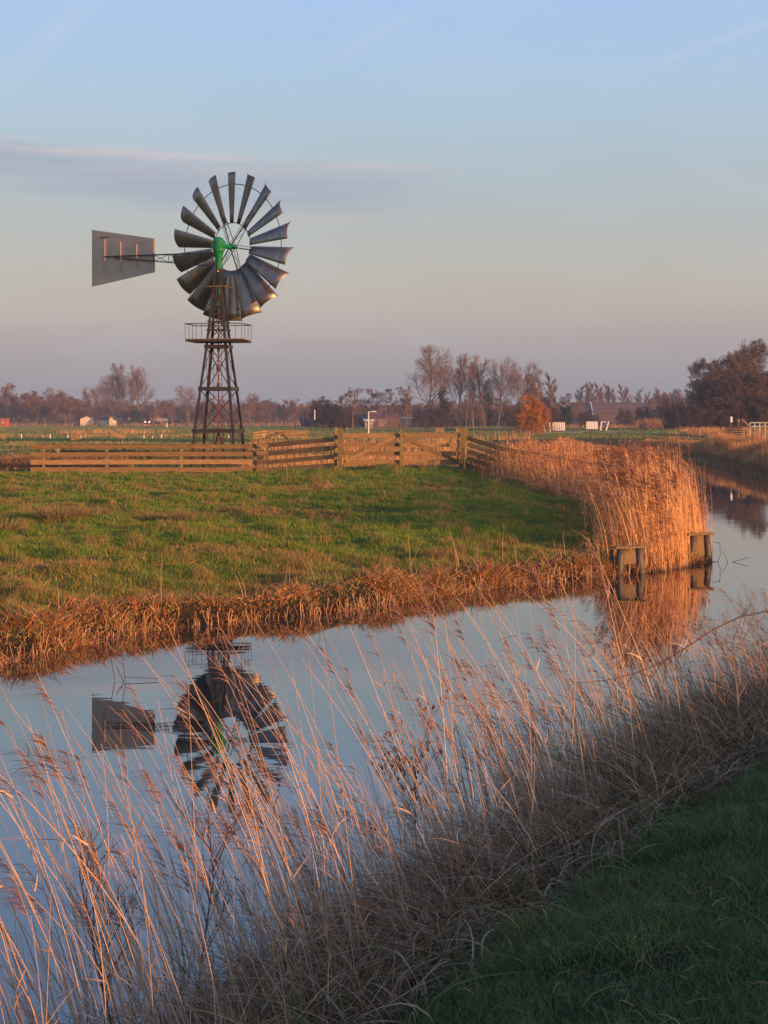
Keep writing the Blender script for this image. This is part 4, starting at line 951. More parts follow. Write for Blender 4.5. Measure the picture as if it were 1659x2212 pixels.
proto('shrub', 4.2, 80, m_twigo, m_twigo, trunk=.02, nlimb=0, ang=.75, up=.06, kids=(26, 9, 7, 4), depth=4, rtw=.011, spread=1.3, drop=.80, lo_=.15)
proto('round_ivy', 6, 90, m_twigd, m_bark, cl=(9000, .13, .9, m_ever), trunk=.05, nlimb=0, ang=.75, up=.08, kids=(20, 8, 5, 3), depth=4, rtw=.02, spread=1.2, drop=.62)
proto('dark_shrub', 5, 95, m_twigd, m_twigd, trunk=.02, nlimb=0, ang=.8, up=.05, kids=(22, 8, 6, 3), depth=4, rtw=.02, spread=1.2, drop=.80, lo_=.15)

# single trees that stand out, left to right
place('bush0', 15, 834, 918, 680, 'bare_tree', 'round-topped bare tree at the far left edge of the treeline', None)
place('bush1', 55, 850, 918, 660, 'bare_tree', 'second bare tree from the left edge of the treeline, lower than the first', None, wid=1.2)
place('broad0', 122, 845, 918, 690, 'bare_tree', 'bare tree rising above the wood left of the cream shed', None)
place('bush2', 152, 850, 918, 640, 'bare_tree', 'wide bare tree with reddish twigs just left of the cream shed', None, wid=1.2)
place('tall0', 190, 846, 917, 700, 'bare_tree', 'thin bare tree directly behind the cream shed', None)
place('tall1', 215, 842, 917, 700, 'bare_tree', 'thin bare tree between the cream shed and the farmhouse', None)
place('broad1', 240, 822, 917, 720, 'bare_tree', 'bare tree at the left shoulder of the tall clump behind the farmhouse', None)
place('tall2', 263, 799, 917, 720, 'bare_tree', 'tallest bare tree behind the white farmhouse, left in its clump', None, wid=1.15)
place('tall0', 283, 806, 917, 726, 'bare_tree', 'tall bare tree behind the white farmhouse, middle of its clump', None)
place('tall1', 303, 806, 917, 718, 'bare_tree', 'tall bare tree behind the farmhouse, right in its clump', None, wid=1.15)
place('bush3', 355, 866, 917, 720, 'bare_tree', 'low rounded bare tree above the two roadside lamps', None, wid=1.3)
place('broad2', 409, 842, 918, 650, 'bare_tree', 'bare tree just left of the wind pump tower', None)
place('bush2', 440, 862, 918, 690, 'bare_tree', 'bare tree seen through the lattice of the wind pump tower', None)
place('broad0', 540, 856, 918, 640, 'bare_tree', 'pale-stemmed bare tree just right of the wind pump tower', None)
place('alder0', 716, 851, 918, 430, 'bare_tree', 'leftmost of the dark leaning trees around the low barn', None, wid=1.2)
place('alder1', 735, 846, 918, 440, 'bare_tree', 'dark tree second from the left before the low barn', None, wid=1.2)
place('alder2', 762, 836, 918, 420, 'bare_tree', 'dark layered tree above the white street lamp', None, wid=1.2)
place('alder0', 793, 834, 918, 425, 'bare_tree', 'dark layered tree over the left end of the low barn', None, wid=1.2)
place('alder1', 834, 836, 918, 420, 'bare_tree', 'dark layered tree over the middle of the low barn', None, wid=1.2)
place('alder2', 878, 832, 918, 420, 'bare_tree', 'dark layered tree over the right end of the low barn, beside the tall bare tree', None, wid=1.1)
place('alder0', 862, 846, 918, 430, 'bare_tree', 'smaller dark tree tucked left of the one at the barn end', None)
place('broad1', 930, 768, 918, 480, 'bare_tree', 'tallest spreading bare tree on the skyline, right of the low barn', None, wid=1.05)
place('ivy0', 968, 842, 918, 430, 'bare_tree', 'dark ivy-covered tree between the tallest bare tree and its upright neighbour', None, wid=.9)
place('tall2', 990, 781, 918, 490, 'bare_tree', 'upright bare tree first to the right of the tallest one', None, wid=.9)
place('tall0', 1022, 786, 918, 480, 'bare_tree', 'upright bare tree second to the right of the tallest one', None)
place('tall1', 1048, 790, 918, 485, 'bare_tree', 'bare tree third to the right of the tallest one', None)
place('broad2', 1076, 790, 918, 480, 'bare_tree', 'bare tree with flat-topped crown fourth to the right of the tallest one', None, wid=.8)
place('alder1', 1008, 842, 918, 420, 'bare_tree', 'low dark tree under the two upright bare trees', None)
place('alder2', 1042, 844, 918, 425, 'bare_tree', 'low dark tree under the third and fourth bare trees', None)
place('ivy1', 1062, 850, 918, 430, 'bare_tree', 'ivy-wrapped low tree left of the orange shrub', None, wid=.8)
place('alder0', 1092, 846, 918, 430, 'bare_tree', 'low dark tree behind the left side of the orange shrub', None)
place('broad0', 1126, 796, 918, 470, 'bare_tree', 'bare tree standing tall behind the orange shrub', None, wid=.9)
place('bush0', 1158, 818, 918, 460, 'bare_tree', 'reddish bare tree rising right behind the orange shrub', None)
place('poplar0', 1195, 812, 918, 460, 'bare_tree', 'slim reddish tree with upswept branches left of the evergreen bush', None, wid=1.1)
place('alder1', 1223, 846, 918, 450, 'bare_tree', 'small dark tree just above the evergreen bush', None)
for i, (x, yt) in enumerate(((1246, 836), (1258, 832), (1270, 831), (1283, 830), (1296, 831), (1309, 832), (1321, 833), (1334, 835), (1347, 836), (1359, 839), (1372, 843), (1385, 849))):
    place('poplar%d' % (i % 2), x, yt + random.uniform(-2, 2), 916, 820, 'bare_tree', 'bare poplar in the arching row behind the left half of the long farm building', 'poplars in the arching row', wid=1.2)
for i, x in enumerate((1428, 1438, 1449, 1460, 1472, 1483, 1494, 1504)):
    place('poplar%d' % (i % 2), x, 842 + random.uniform(-2, 3), 916, 840, 'bare_tree', 'bare poplar in the short row behind the cream silo', 'poplars behind the silo', wid=1.2)
place('bush1', 1405, 862, 917, 560, 'bare_tree', 'low bare tree in front of the middle of the long farm building', None, wid=1.0)
place('bush3', 1432, 848, 917, 540, 'bare_tree', 'round brownish bare tree in front of the long farm building, left of the silo', None, wid=1.1)
place('bush2', 1450, 862, 917, 550, 'bare_tree', 'bare tree touching the left side of the silo', None, wid=.9)
for x, yt, D, nm in ((1532, 784, 300, 'leftmost'), (1562, 778, 310, 'second'), (1593, 776, 305, 'third'), (1624, 768, 315, 'fourth'), (1655, 746, 310, 'tallest, at the photo edge,')):
    place('big%d' % (int(x) % 3), x, yt, 922, D, 'bare_tree', '%s of the large dark trees crowding the right edge' % nm if 'tall' not in nm else 'tallest of the large dark trees crowding the right edge', None, wid=1.15)
for x, yt, D in ((1548, 820, 295), (1580, 815, 290), (1612, 812, 290), (1642, 805, 288)):
    place('big%d' % (int(x + 1) % 3), x, yt, 922, D, 'bare_tree', 'lower dark tree in front of the large trees at the right edge', 'lower trees at the right edge', wid=1.4)
place('shrub', 1152, 862, 936, 205, 'orange_shrub', 'round glowing orange shrub beside the white bridge rails', None, 'shrub', wid=1.1)
place('round_ivy', 1226, 880, 917, 400, 'evergreen_bush', 'round dark evergreen bush between the orange shrub and the bridge rails', None, 'bush', wid=1.15)
place('round_ivy', 296, 888, 917, 640, 'evergreen_bush', 'dark rounded bush at the right end of the white farmhouse', None, 'bush', wid=1.5)
for x, yt, D, w_, l_ in ((1345, 888, 500, 1.5, 'left'), (1392, 884, 510, 1.6, 'middle'), (1425, 882, 505, 1.6, 'right')):
    place('dark_shrub', x, yt, 917, D, 'dark_shrub', 'dark rounded bush before the long farm building, the %s one of three' % l_, None, 'bush', wid=w_)
for x, yt in ((700, 872), (722, 880), (748, 884), (935, 888), (960, 892), (1100, 888), (1190, 884), (1260, 893)):
    place('dark_shrub', x, yt, 918, 425, 'dark_shrub', 'dark leafless bush at the foot of the trees around the low barn', 'bushes at the foot of the middle trees', 'bush', wid=1.6)
for x, yt in ((1510, 880), (1528, 872), (1550, 868), (1574, 872), (1598, 866), (1622, 868), (1646, 862)):
    place('dark_shrub', x, yt, 922, 285, 'dark_shrub', 'dark undergrowth bush at the foot of the large trees at the right edge', 'bushes at the right edge', 'bush', wid=1.5)
# the brown wood along the horizon: front trees one by one, the rest behind as one mass
kk = ['bush0', 'bush1', 'bush2', 'bush3', 'broad2', 'tall1']
for seg, xa, xb, yt, lab, grp in ((0, -20, 180, 862, 'brown bare tree in the wood left of the cream shed', 'trees left of the cream shed'), (1, 180, 320, 872, 'brown bare tree in the wood behind the white farm', 'trees behind the white farm'),
                            (2, 320, 430, 874, 'brown bare tree in the wood between the farm and the wind pump', 'trees between farm and wind pump'), (3, 430, 700, 873, 'brown bare tree in the wood between the wind pump and the low barn', 'trees right of the wind pump'),
                            (4, 900, 1240, 872, 'slender brown tree in the wood behind the middle bare trees', 'trees behind the middle bare trees')):
    x = xa
    while x < xb:
        place(random.choice(kk), x, yt + random.uniform(-7, 9), 918, random.uniform(640, 760) if seg < 4 else random.uniform(500, 560), 'bare_tree', lab, grp, wid=random.uniform(1.0, 1.5)); x += random.uniform(8, 13)
N = 60000; D = 800 + 90 * rng.random(N); X = (rng.random(N) * 2 - 1) * 330; top = 5 + 4.5 * fbm(X * .05, D * .01, 4) + 3 * rng.random(N)
wd = [strands(None, np.column_stack([X, D, height(X, D, False)]), rdir(N, (0, 0), .22), top * (.35 + .65 * rng.random(N)), np.full(N, .36), cvar(N, (.20, .125, .105), (.13, .09, .08), .2), None, K=2, tipw=.3)]
N = 9000; D = 330 + 15 * rng.random(N); X = 52 + 40 * rng.random(N)
wd.append(strands(None, np.column_stack([X, D, height(X, D, False)]), rdir(N, (0, 0), .25), (2.5 + 4 * rng.random(N)), np.full(N, .10), cvar(N, (.10, .07, .055)), None, K=2, tipw=.3))
N = 12000; D = 560 + 20 * rng.random(N); X = -25 + 80 * rng.random(N)
wd.append(strands(None, np.column_stack([X, D, height(X, D, False)]), rdir(N, (0, 0), .25), (2.5 + 4.5 * rng.random(N)), np.full(N, .2), cvar(N, (.14, .10, .085)), None, K=2, tipw=.3))
tag(merge('distant_wood', wd, mat('wood_mass', (.2, .13, .1), .9, vcol=True, spec=.1)), 'brown purple winter wood closing the horizon', 'wood', kind='stuff')

# ---------------------------------------------------------------- far buildings
m_cream = mat('cream_plaster', (.78, .64, .42), .85, var=.08, scale=.6)
m_roofd = mat('dark_roof_tiles', (.085, .065, .06), .8, var=.25, scale=1.2)
m_thatch = mat('brown_roof_tiles', (.24, .15, .10), .9, var=.25, scale=1.0)
m_glass = mat('window_glass', (.03, .04, .05), .08, spec=.6)
m_brick = mat('pink_brick', (.42, .19, .12), .9, var=.2, scale=1.5)
m_orange = mat('orange_roof_tiles', (.50, .16, .07), .85, var=.2, scale=1.2)
m_barn = mat('brown_barn_sheet', (.15, .09, .075), .85, var=.2, scale=.5)
m_silo = mat('cream_silo', (.62, .50, .32), .5, var=.12, scale=1)
m_grey = mat('grey_boards', (.32, .30, .26), .85, var=.15, scale=.8)
def house(label, x0, x1, ybase, yeave, yridge, D, depth, ridge, wallm, roofm, openings=(), name='house', cat='house', chimney=None, ovh=.35, rot=0.0, group=None, gable_trim=None):
    """ridge 'y': gable end faces the camera, 'x': long side faces the camera.  openings: (u0, u1, v0, v1, kind)"""
    sc_ = D / 4000; w = (x1 - x0) * sc_; cx = Fx((x0 + x1) / 2, D); zb = CAMZ - (ybase - 908) * sc_; he = (ybase - yeave) * sc_; hr = (ybase - yridge) * sc_
    root = bpy.data.objects.new(name, None); C.objects.link(root); root.location = (cx, D + depth / 2, zb); root.rotation_euler = (0, 0, rot); tag(root, label, cat, group)
    def B(m, nm, mt_, par=root):
        o = m.build(nm, mt_, None); o.parent = par; return o
    a, d = w / 2, depth / 2; m = MB()
    if ridge == 'y': m.add([(-a, -d, -1), (a, -d, -1), (a, -d, he), (0, -d, hr), (-a, -d, he), (-a, d, -1), (a, d, -1), (a, d, he), (0, d, hr), (-a, d, he)], [(0, 1, 2, 3, 4), (9, 8, 7, 6, 5), (0, 5, 6, 1), (1, 6, 7, 2), (0, 4, 9, 5), (2, 7, 8, 3), (4, 3, 8, 9)])
    else: m.add([(-a, -d, -1), (a, -d, -1), (a, -d, he), (-a, -d, he), (-a, d, -1), (a, d, -1), (a, d, he), (-a, d, he), (-a, 0, hr), (a, 0, hr)], [(0, 1, 2, 3), (5, 4, 7, 6), (0, 3, 8, 7, 4), (1, 5, 6, 9, 2), (3, 2, 9, 8), (6, 7, 8, 9), (0, 4, 5, 1)])
    B(m, 'wall', wallm)
    m = MB(); t_ = .14
    if ridge == 'y':
        s = (hr - he) / a
        for k_ in (-1, 1):
            e = (k_ * (a + ovh), he - s * ovh); v = [(0, y, hr + .02) for y in (-d - ovh, d + ovh)] + [(e[0], y, e[1] + .02) for y in (d + ovh, -d - ovh)]; v2 = [(p[0], p[1], p[2] + t_) for p in v]
            m.add(v + v2, [(3, 2, 1, 0), (4, 5, 6, 7), (0, 1, 5, 4), (1, 2, 6, 5), (2, 3, 7, 6), (3, 0, 4, 7)])
    else:
        s = (hr - he) / d
        for k_ in (-1, 1):
            e = (k_ * (d + ovh), he - s * ovh); v = [(x, 0, hr + .02) for x in (-a - ovh, a + ovh)] + [(x, e[0], e[1] + .02) for x in (a + ovh, -a - ovh)]; v2 = [(p[0], p[1], p[2] + t_) for p in v]
            m.add(v + v2, [(3, 2, 1, 0), (4, 5, 6, 7), (0, 1, 5, 4), (1, 2, 6, 5), (2, 3, 7, 6), (3, 0, 4, 7)])
    ro = B(m, 'roof', roofm)
    if chimney is not None:
        B(MB().box(chimney * a - .35, chimney * a + .35, -.3, .3, hr - .4, hr + 1.1), 'chimney', m_cream, ro)
    for (u0, u1, v0, v1, kd) in openings:
        xa_, xb_ = -a + u0 * w, -a + u1 * w; za, zb_ = v0 * he, v1 * he
        fr_ = B(MB().box(xa_, xb_, -d - .06, -d + .05, za, zb_), kd, m_white if kd == 'window' else m_roofd)
        if kd == 'window': B(MB().box(xa_ + .12, xb_ - .12, -d - .075, -d - .04, za + .12, zb_ - .12), 'pane', m_glass, fr_)
    if gable_trim:
        for k_ in (-1, 1):
            m = MB(); m.bar((k_ * (a + ovh + .12), -d - ovh, he - .5), (k_ * (a + ovh + .12), -.0, hr + .3), .5, .2); B(m, 'verge_board', m_white)
    return root
house('small cream shed with dark gabled roof standing alone in the field', 173, 203, 915.5, 905, 898.5, 640, 9, 'y', m_cream, m_roofd, (), 'shed', 'shed')
house('long low cream outbuilding left of the farmhouse, its gable end to the right', 215, 239, 915.5, 906, 899, 640, 5, 'x', m_cream, m_roofd, ((.62, .75, .0, .55, 'door'), (.2, .3, .3, .7, 'window')), 'outbuilding', 'barn')
house('narrow cream gabled annex with dark door joined to the front of the farmhouse', 236, 247, 915.8, 905, 898.5, 634, 5, 'y', m_cream, m_roofd, ((.4, .62, .28, .65, 'window'),), 'annex', 'house')
house('white farmhouse with brown tiled roof and chimney before the tall clump of trees', 237, 281, 914.8, 901, 889.5, 652, 9, 'x', m_cream, m_thatch, ((.24, .30, .02, .75, 'door'), (.33, .38, .02, .75, 'door'), (.55, .62, .3, .7, 'window'), (.8, .88, .3, .7, 'window')), 'farmhouse', 'house', chimney=.6)
house('dark glazed extension at the right end of the farmhouse', 262, 286, 914, 900, 893.5, 646, 6, 'x', m_grey, m_glass, (), 'glazed_extension', 'house')
house('red wooden shed at the left edge of the treeline', -6, 13, 916, 908, 904.5, 560, 5, 'x', mat('red_boards', (.45, .10, .05), .8, var=.1, scale=1), m_orange, ((.55, .75, .1, .8, 'window'),), 'shed', 'shed')
house('small pink brick house with steep gable between the two roadside lamps', 337, 351, 914.5, 902, 895, 700, 8, 'y', m_brick, m_brick, ((.4, .6, .35, .6, 'window'),), 'house', 'house')
house('farmhouse with orange tiled roof half hidden in the wood right of the wind pump', 640, 678, 908, 893, 878, 840, 9, 'x', m_brick, m_orange, (), 'farmhouse', 'house')
house('low barn with wide dark brown roof behind the dark layered trees', 803, 888, 916, 900, 877.5, 470, 12, 'x', m_barn, m_barn, (), 'barn', 'barn')
house('dark blue-grey shed at the left end of the low barn', 722, 800, 914, 905, 896, 480, 8, 'x', m_black, m_roofd, (), 'shed', 'shed')
house('small pink garden cabin with white windows and flat trim, right one of the three huts', 867, 889, 916.5, 904, 903, 430, 4, 'x', mat('salmon_boards', (.55, .30, .20), .85, var=.1, scale=1), m_white, ((.22, .42, .1, .85, 'window'), (.48, .68, .1, .85, 'window')), 'cabin', 'hut')
house('small pale hut with dark open side, middle one of the three huts', 819, 838, 917, 908, 906, 430, 4, 'x', mat('tan_boards', (.42, .27, .19), .85, var=.1, scale=1), m_grey, ((.62, .9, .2, .9, 'window'),), 'hut', 'hut')
house('small white-trimmed hut with black opening, left one of the three huts', 788, 806, 916.5, 908.5, 906.5, 430, 4, 'x', m_grey, m_white, ((.1, .45, .0, .85, 'window'), (.55, .9, .2, .9, 'window')), 'hut', 'hut')
fb = house('very long farm building with dark roof and white verge boards at both ends', 1284, 1505, 906, 892, 869.5, 620, 16, 'x', mat('dark_brown_wall', (.13, .085, .07), .9, var=.2, scale=.8), m_barn, (), 'long_barn', 'barn', gable_trim=True)
def silo(x, ytop, ybase, wpx, D, label):
    sc_ = D / 4000; r_ = wpx * sc_ / 2; X = Fx(x, D); zt = CAMZ - (ytop - 908) * sc_; zb = CAMZ - (ybase - 908) * sc_
    root = empty('silo', (X, D, zb), label, 'silo')
    pr = [(r_ * .35, 0), (r_, .12), (r_, .80), (r_ * .92, .88), (r_ * .6, .96), (.05, 1.0)]
    MB().tube([(X, D, zb + (zt - zb) * v) for _, v in pr], [r for r, _ in pr], 20).build('tank', m_silo, root, smooth=True)
    for k_ in range(4):
        a = k_ * PI / 2 + .4; MB().bar((X + r_ * .8 * math.cos(a), D + r_ * .8 * math.sin(a), zb - 2.0), (X + r_ * .8 * math.cos(a), D + r_ * .8 * math.sin(a), zb + (zt - zb) * .14), .15, .15).build('leg', m_grey, root)
silo(1480, 869, 900, 9, 600, 'tall cream silo with rounded top at the right end of the long farm building')
silo(1520, 882, 901, 8, 610, 'lower brown-cream silo right of the white verge board')

# roadside lamps, field lamp, car, trailer
def lamp(label, x, ytop, ybase, D, arm, group=None, mt_=m_grey, r_=.06):
    sc_ = D / 4000; X = Fx(x, D); zt = CAMZ - (ytop - 908) * sc_; zb = CAMZ - (ybase - 908) * sc_
    root = empty('street_lamp', (X, D, zb), label, 'lamp post', group)
    MB().tube([(X, D, zb - .8), (X, D, zt)], [r_ * 1.25, r_ * .8], 8).build('pole', mt_, root)
    m = MB(); m.tube([(X, D, zt - .06), (X + arm * .4, D, zt)], r_ * .7, 6); m.build('arm', mt_, root)
    m = MB(); m.box(X + arm * .35, X + arm, D - .14, D + .14, zt - .07, zt + .07) if arm > 0 else m.box(X + arm, X + arm * .35, D - .14, D + .14, zt - .07, zt + .07); m.build('lamp_head', mt_, root, bevel=.03)
lamp('white street lamp with short arm to the right standing beyond the gate', 796, 889, 938, 250, 1.05, mt_=m_white, r_=.085)
lamp('grey street lamp with long arm, left one of two by the small pink house', 313, 906, 930 - 12, 640, -2.0)
lamp('grey street lamp with long arm, right one of two by the small pink house', 371, 905, 930 - 12, 640, -2.0)
def car():
    D = 560; sc_ = D / 4000; X = Fx(320, D); zb = CAMZ - (916 - 908) * sc_
    root = empty('red_car', (X, D, zb), 'small red car with white headlights beside the farmhouse bush', 'car')
    m = MB(); v = [(-.85, .55), (-.85, .28), (.85, .28), (.85, .55), (.80, .85), (.62, 1.42), (-.62, 1.42), (-.80, .85)]
    m.add([(X + a, D - 1.9, zb + b) for a, b in v[:5]] + [(X + v[7][0], D - 1.9, zb + v[7][1])] + [(X + a, D + 1.9, zb + b) for a, b in v[:5]] + [(X + v[7][0], D + 1.9, zb + v[7][1])],
          [(0, 1, 2, 3, 4, 5), (11, 10, 9, 8, 7, 6)] + [(i, i + 6, (i + 1) % 6 + 6, (i + 1) % 6) for i in range(6)]); b = m.build('body', m_red, root, bevel=.06)
    m = MB(); m.add([(X - .78, D - 1.0, zb + .85), (X + .78, D - 1.0, zb + .85), (X + .78, D + 1.7, zb + .85), (X - .78, D + 1.7, zb + .85), (X - .6, D - .5, zb + 1.42), (X + .6, D - .5, zb + 1.42), (X + .6, D + 1.2, zb + 1.42), (X - .6, D + 1.2, zb + 1.42)],
                      [(0, 1, 5, 4), (1, 2, 6, 5), (2, 3, 7, 6), (3, 0, 4, 7), (4, 5, 6, 7)]); m.build('windows', m_glass, root)
    for s in (-1, 1):
        MB().tube([(X + s * .6, D - 1.97, zb + .66), (X + s * .6, D - 1.88, zb + .66)], .17, 12).build('headlight', m_head, root)
        for y in (-1.2, 1.2): MB().tube([(X + s * .88, D + y, zb + .3), (X + s * .68, D + y, zb + .3)], .31, 14).build('wheel', m_black, root)
m_head = bpy.data.materials.new('headlight'); m_head.use_nodes = True
m_head.node_tree.nodes['Principled BSDF'].inputs['Emission Color'].default_value = (1, .93, .85, 1); m_head.node_tree.nodes['Principled BSDF'].inputs['Emission Strength'].default_value = 3
car()
D = 560; X = Fx(352, D); z = CAMZ - 8 * D / 4000
tr = empty('trailer', (X, D, z), 'long grey flat trailer with low cab parked below the pink house', 'trailer')
MB().box(X - 2.6, X + 1.6, D - 1, D + 1, z + .9, z + 1.25).build('flatbed', m_grey, tr); MB().box(X - 2.6, X + 1.4, D - .9, D + .9, z + 1.26, z + 1.7).build('load', m_grey, tr)
MB().box(X + 1.8, X + 2.9, D - 1, D + 1, z + .7, z + 1.9).build('cab', m_roofd, tr, bevel=.12)
for dx_ in (-1.9, -1.0, 2.3): MB().tube([(X + dx_, D - 1.02, z + .42), (X + dx_, D - .7, z + .42)], .42, 14).build('wheel', m_black, tr)

# ---------------------------------------------------------------- small fences and posts in the far fields
def wing(label, x0, y0, x1, y1, hpx, D, n=4, group=None, m_=m_wood, dd=1.0):
    """rail fence whose top edge runs from (x0, y0) to (x1, y1)"""
    root = empty('wing_fence', (Fx(x0, D), D, 1), label, 'fence', group); s = D / 4000
    for k_ in range(n):
        m = MB(); o = hpx * k_ / (n - .2); m.bar((Fx(x0, D), D, CAMZ - (y0 + o - 908) * s), (Fx(x1, D), D + dd, CAMZ - (y1 + o - 908) * s), hpx * s / n * .55, .04); m.build('rail', m_, root)
    for t_ in (.04, .5, .96):
        x = x0 + (x1 - x0) * t_; y = y0 + (y1 - y0) * t_; m = MB(); m.bar((Fx(x, D), D + .09 + dd * t_, CAMZ - (y + hpx + 4 - 908) * s), (Fx(x, D), D + .09 + dd * t_, CAMZ - (y - 1.5 - 908) * s), .12, .12, up=(0, 1, 0)); m.build('post', m_, root)
wing('short wing fence rising to the right, left of a field passage below the cream shed', 153, 943, 181, 932, 11, 195)
wing('short wing fence falling to the right, right of the field passage below the farmhouse', 237, 931, 267, 944, 11, 195)
wing('end of a wing fence cut off by the left photo edge', -22, 932, 7, 940, 11, 195)
wing('low rails leading to the small field gate behind the long fence', 546, 936, 573, 931, 16, 120, 3)
fg_ = wing('small braced field gate behind the right part of the long fence', 574, 931, 664, 931, 17, 121, 4)
D = 121; s = D / 4000; root = bpy.data.objects[[o.name for o in bpy.data.objects if o.get('label', '').startswith('small braced')][0]]
for (a, b, c_, d) in ((576, 946, 616, 932), (620, 932, 650, 946)): MB().bar((Fx(a, D), D - .08, CAMZ - (b - 908) * s), (Fx(c_, D), D - .08, CAMZ - (d - 908) * s), .12, .04).build('diagonal_brace', m_wood, root)
wing('tiny wooden stile with leaning side rails in the field above the right gate leaf', 941, 925, 959, 924, 10, 230, 4)
wing('small wooden rack at the ditch beyond the right gate post', 985, 926, 998, 926, 9, 225, 3)
def stake(x, yt, yb, D, label, group, m_=m_white, w=.09, name='fence_stake'):
    s = D / 4000; X = Fx(x, D); m = MB(); zt = CAMZ - (yt - 908) * s; m.bar((X, D, CAMZ - (yb - 908) * s - .2), (X + random.uniform(-.05, .05), D, zt), w, w, up=(0, 1, 0))
    m.add([(X - w / 2, D - w / 2, zt), (X + w / 2, D - w / 2, zt), (X + w / 2, D + w / 2, zt), (X - w / 2, D + w / 2, zt), (X, D, zt + .05)], [(0, 1, 4), (1, 2, 4), (2, 3, 4), (3, 0, 4)])
    tag(m.build(name, m_, None), label, 'stake', group)
for x, yt, yb in ((46.5, 938, 945), (109, 938, 944), (147, 940, 947), (175, 940, 948), (185, 938, 947), (311, 940, 947), (329, 943, 952), (349, 938, 947), (425, 939, 946), (494, 939, 947), (571, 939, 946), (603, 940, 950), (361, 914, 919), (502, 914, 920)):
    stake(x, yt, yb, 200, 'short white stake in the line crossing the pasture left and behind the wind pump', 'white stakes across the pasture', w=.10)
for x, yt, yb, l_ in ((857 - 30, 925, 939, 'left'), (862 + 88, 927, 938, 'right')): stake(x, yt, yb, 150, 'weathered stake in the orange ditch reeds seen above the gate, the %s one of two' % l_, None, m_woodp)
stake(750, 923, 936, 160, 'weathered stake left of the white street lamp, just above the gate rail', None, m_woodp)
stake(680, 886, 905, 420, 'single white marker post against the dark trees left of the street lamp', None, m_white, .22, 'marker_post')

# ---------------------------------------------------------------- bridge with white rails
D = 238; s = D / 4000
br = empty('bridge', (Fx(1247, D), D, 1.3), 'small field bridge with black and white plank parapets at the end of the path', 'bridge')
MB().box(Fx(1165, D), Fx(1335, D), D + .6, D + 6.5, 1.0, 1.5).build('deck', m_grey, br)
def parapet(xs, xe, frame, yb, yt, dd, n):
    par = MB(); z0 = CAMZ - (yb - 908) * s; z1 = CAMZ - (yt - 908) * s
    for k_ in range(2): zz = z0 + (z1 - z0) * (.35 + .45 * k_); par.box(Fx(xs, D) - .05, Fx(xe, D) + .05, D + dd + .06, D + dd + .12, zz - .07, zz + .07)
    r_ = par.build('parapet_rail', m_black, br)
    w = (xe - xs) / n
    for k_ in range(n):
        a = xs + k_ * w; MB().box(Fx(a + .12 * w, D), Fx(a + .88 * w, D), D + dd - .02, D + dd + .05, z0, z1 + (.05 if k_ % 2 else 0)).build('parapet_board', m_white, br)
    fa, fb_ = frame
    for x_, ln in ((fa, .12 if fa < xs else -.04), (fb_, .04 if fa < xs else -.12)):
        MB().bar((Fx(x_, D) + ln * 1.5, D + dd, z0 - .2), (Fx(x_, D) - ln * 1.5, D + dd, z1), .30, .14, up=(0, 1, 0)).build('end_post', m_white, br)
    for zz in (z0 + (z1 - z0) * .45, z1 - .05): MB().bar((Fx(fa, D), D + dd + .16, zz), (Fx(fb_, D), D + dd + .16, zz), .08, .06).build('hand_rail', m_black if zz < z1 - .1 else m_white, br)
parapet(1193, 1221, (1175, 1188), 930, 912.5, 0, 7)
parapet(1272.5, 1298, (1305, 1319), 927, 911, 3.4, 7)
# field gate and rails on the right bank
D = 146; s = D / 4000
fgp = empty('slatted_gate', (Fx(1586, D), D, 1.7), 'dark slatted gate seen edge-on beside the path at right', 'gate')
for k_ in range(6): z = CAMZ - (913 + 5 * k_ - 908) * s; MB().bar((Fx(1573, D), D + 1.4, z), (Fx(1600, D), D - .6, z - .05), .10, .05).build('slat', m_woodd, fgp)
for x_, yt in ((1574, 925), (1580, 908), (1597, 905)): MB().bar((Fx(x_, D), D + .3, 1.4), (Fx(x_, D), D + .3, CAMZ - (yt - 908) * s), .14, .14, up=(0, 1, 0)).build('gate_post', m_woodg, fgp)
MB().box(Fx(1579, D), Fx(1583, D), D + .14, D + .22, CAMZ + (908 - 912) * s, CAMZ + (908 - 900) * s).build('white_marker', m_white, fgp)
m = MB(); m.bar((Fx(1598, D), D - .9, CAMZ - (906 - 908) * s), (Fx(1626, D), D - 1.2, CAMZ - (932 - 908) * s), .17, .05)
tag(m.build('leaning_plank', m_wood, None), 'pale plank leaning down to the right from the slatted gate', 'plank')
D = 165; s = D / 4000
rr_ = empty('pipe_rail', (Fx(1620, D), D, 1.7), 'pale green pipe railing at the right photo edge behind the reeds', 'railing')
for y in (913, 921): MB().tube([(Fx(1620, D), D, CAMZ - (y - 908) * s), (Fx(1700, D), D, CAMZ - (y - 908) * s)], .05, 6).build('rail', m_teal, rr_)
for x_ in (1620, 1630, 1641, 1653, 1666, 1680): MB().tube([(Fx(x_, D), D + .01, 1.5), (Fx(x_, D), D + .01, CAMZ - (913 - 908) * s)], .05, 6).build('rail_post', m_teal, rr_)
stake(1650.5, 912, 928, 150, 'orange-brown post in front of the pale green pipe railing', None, m_wood, .16)

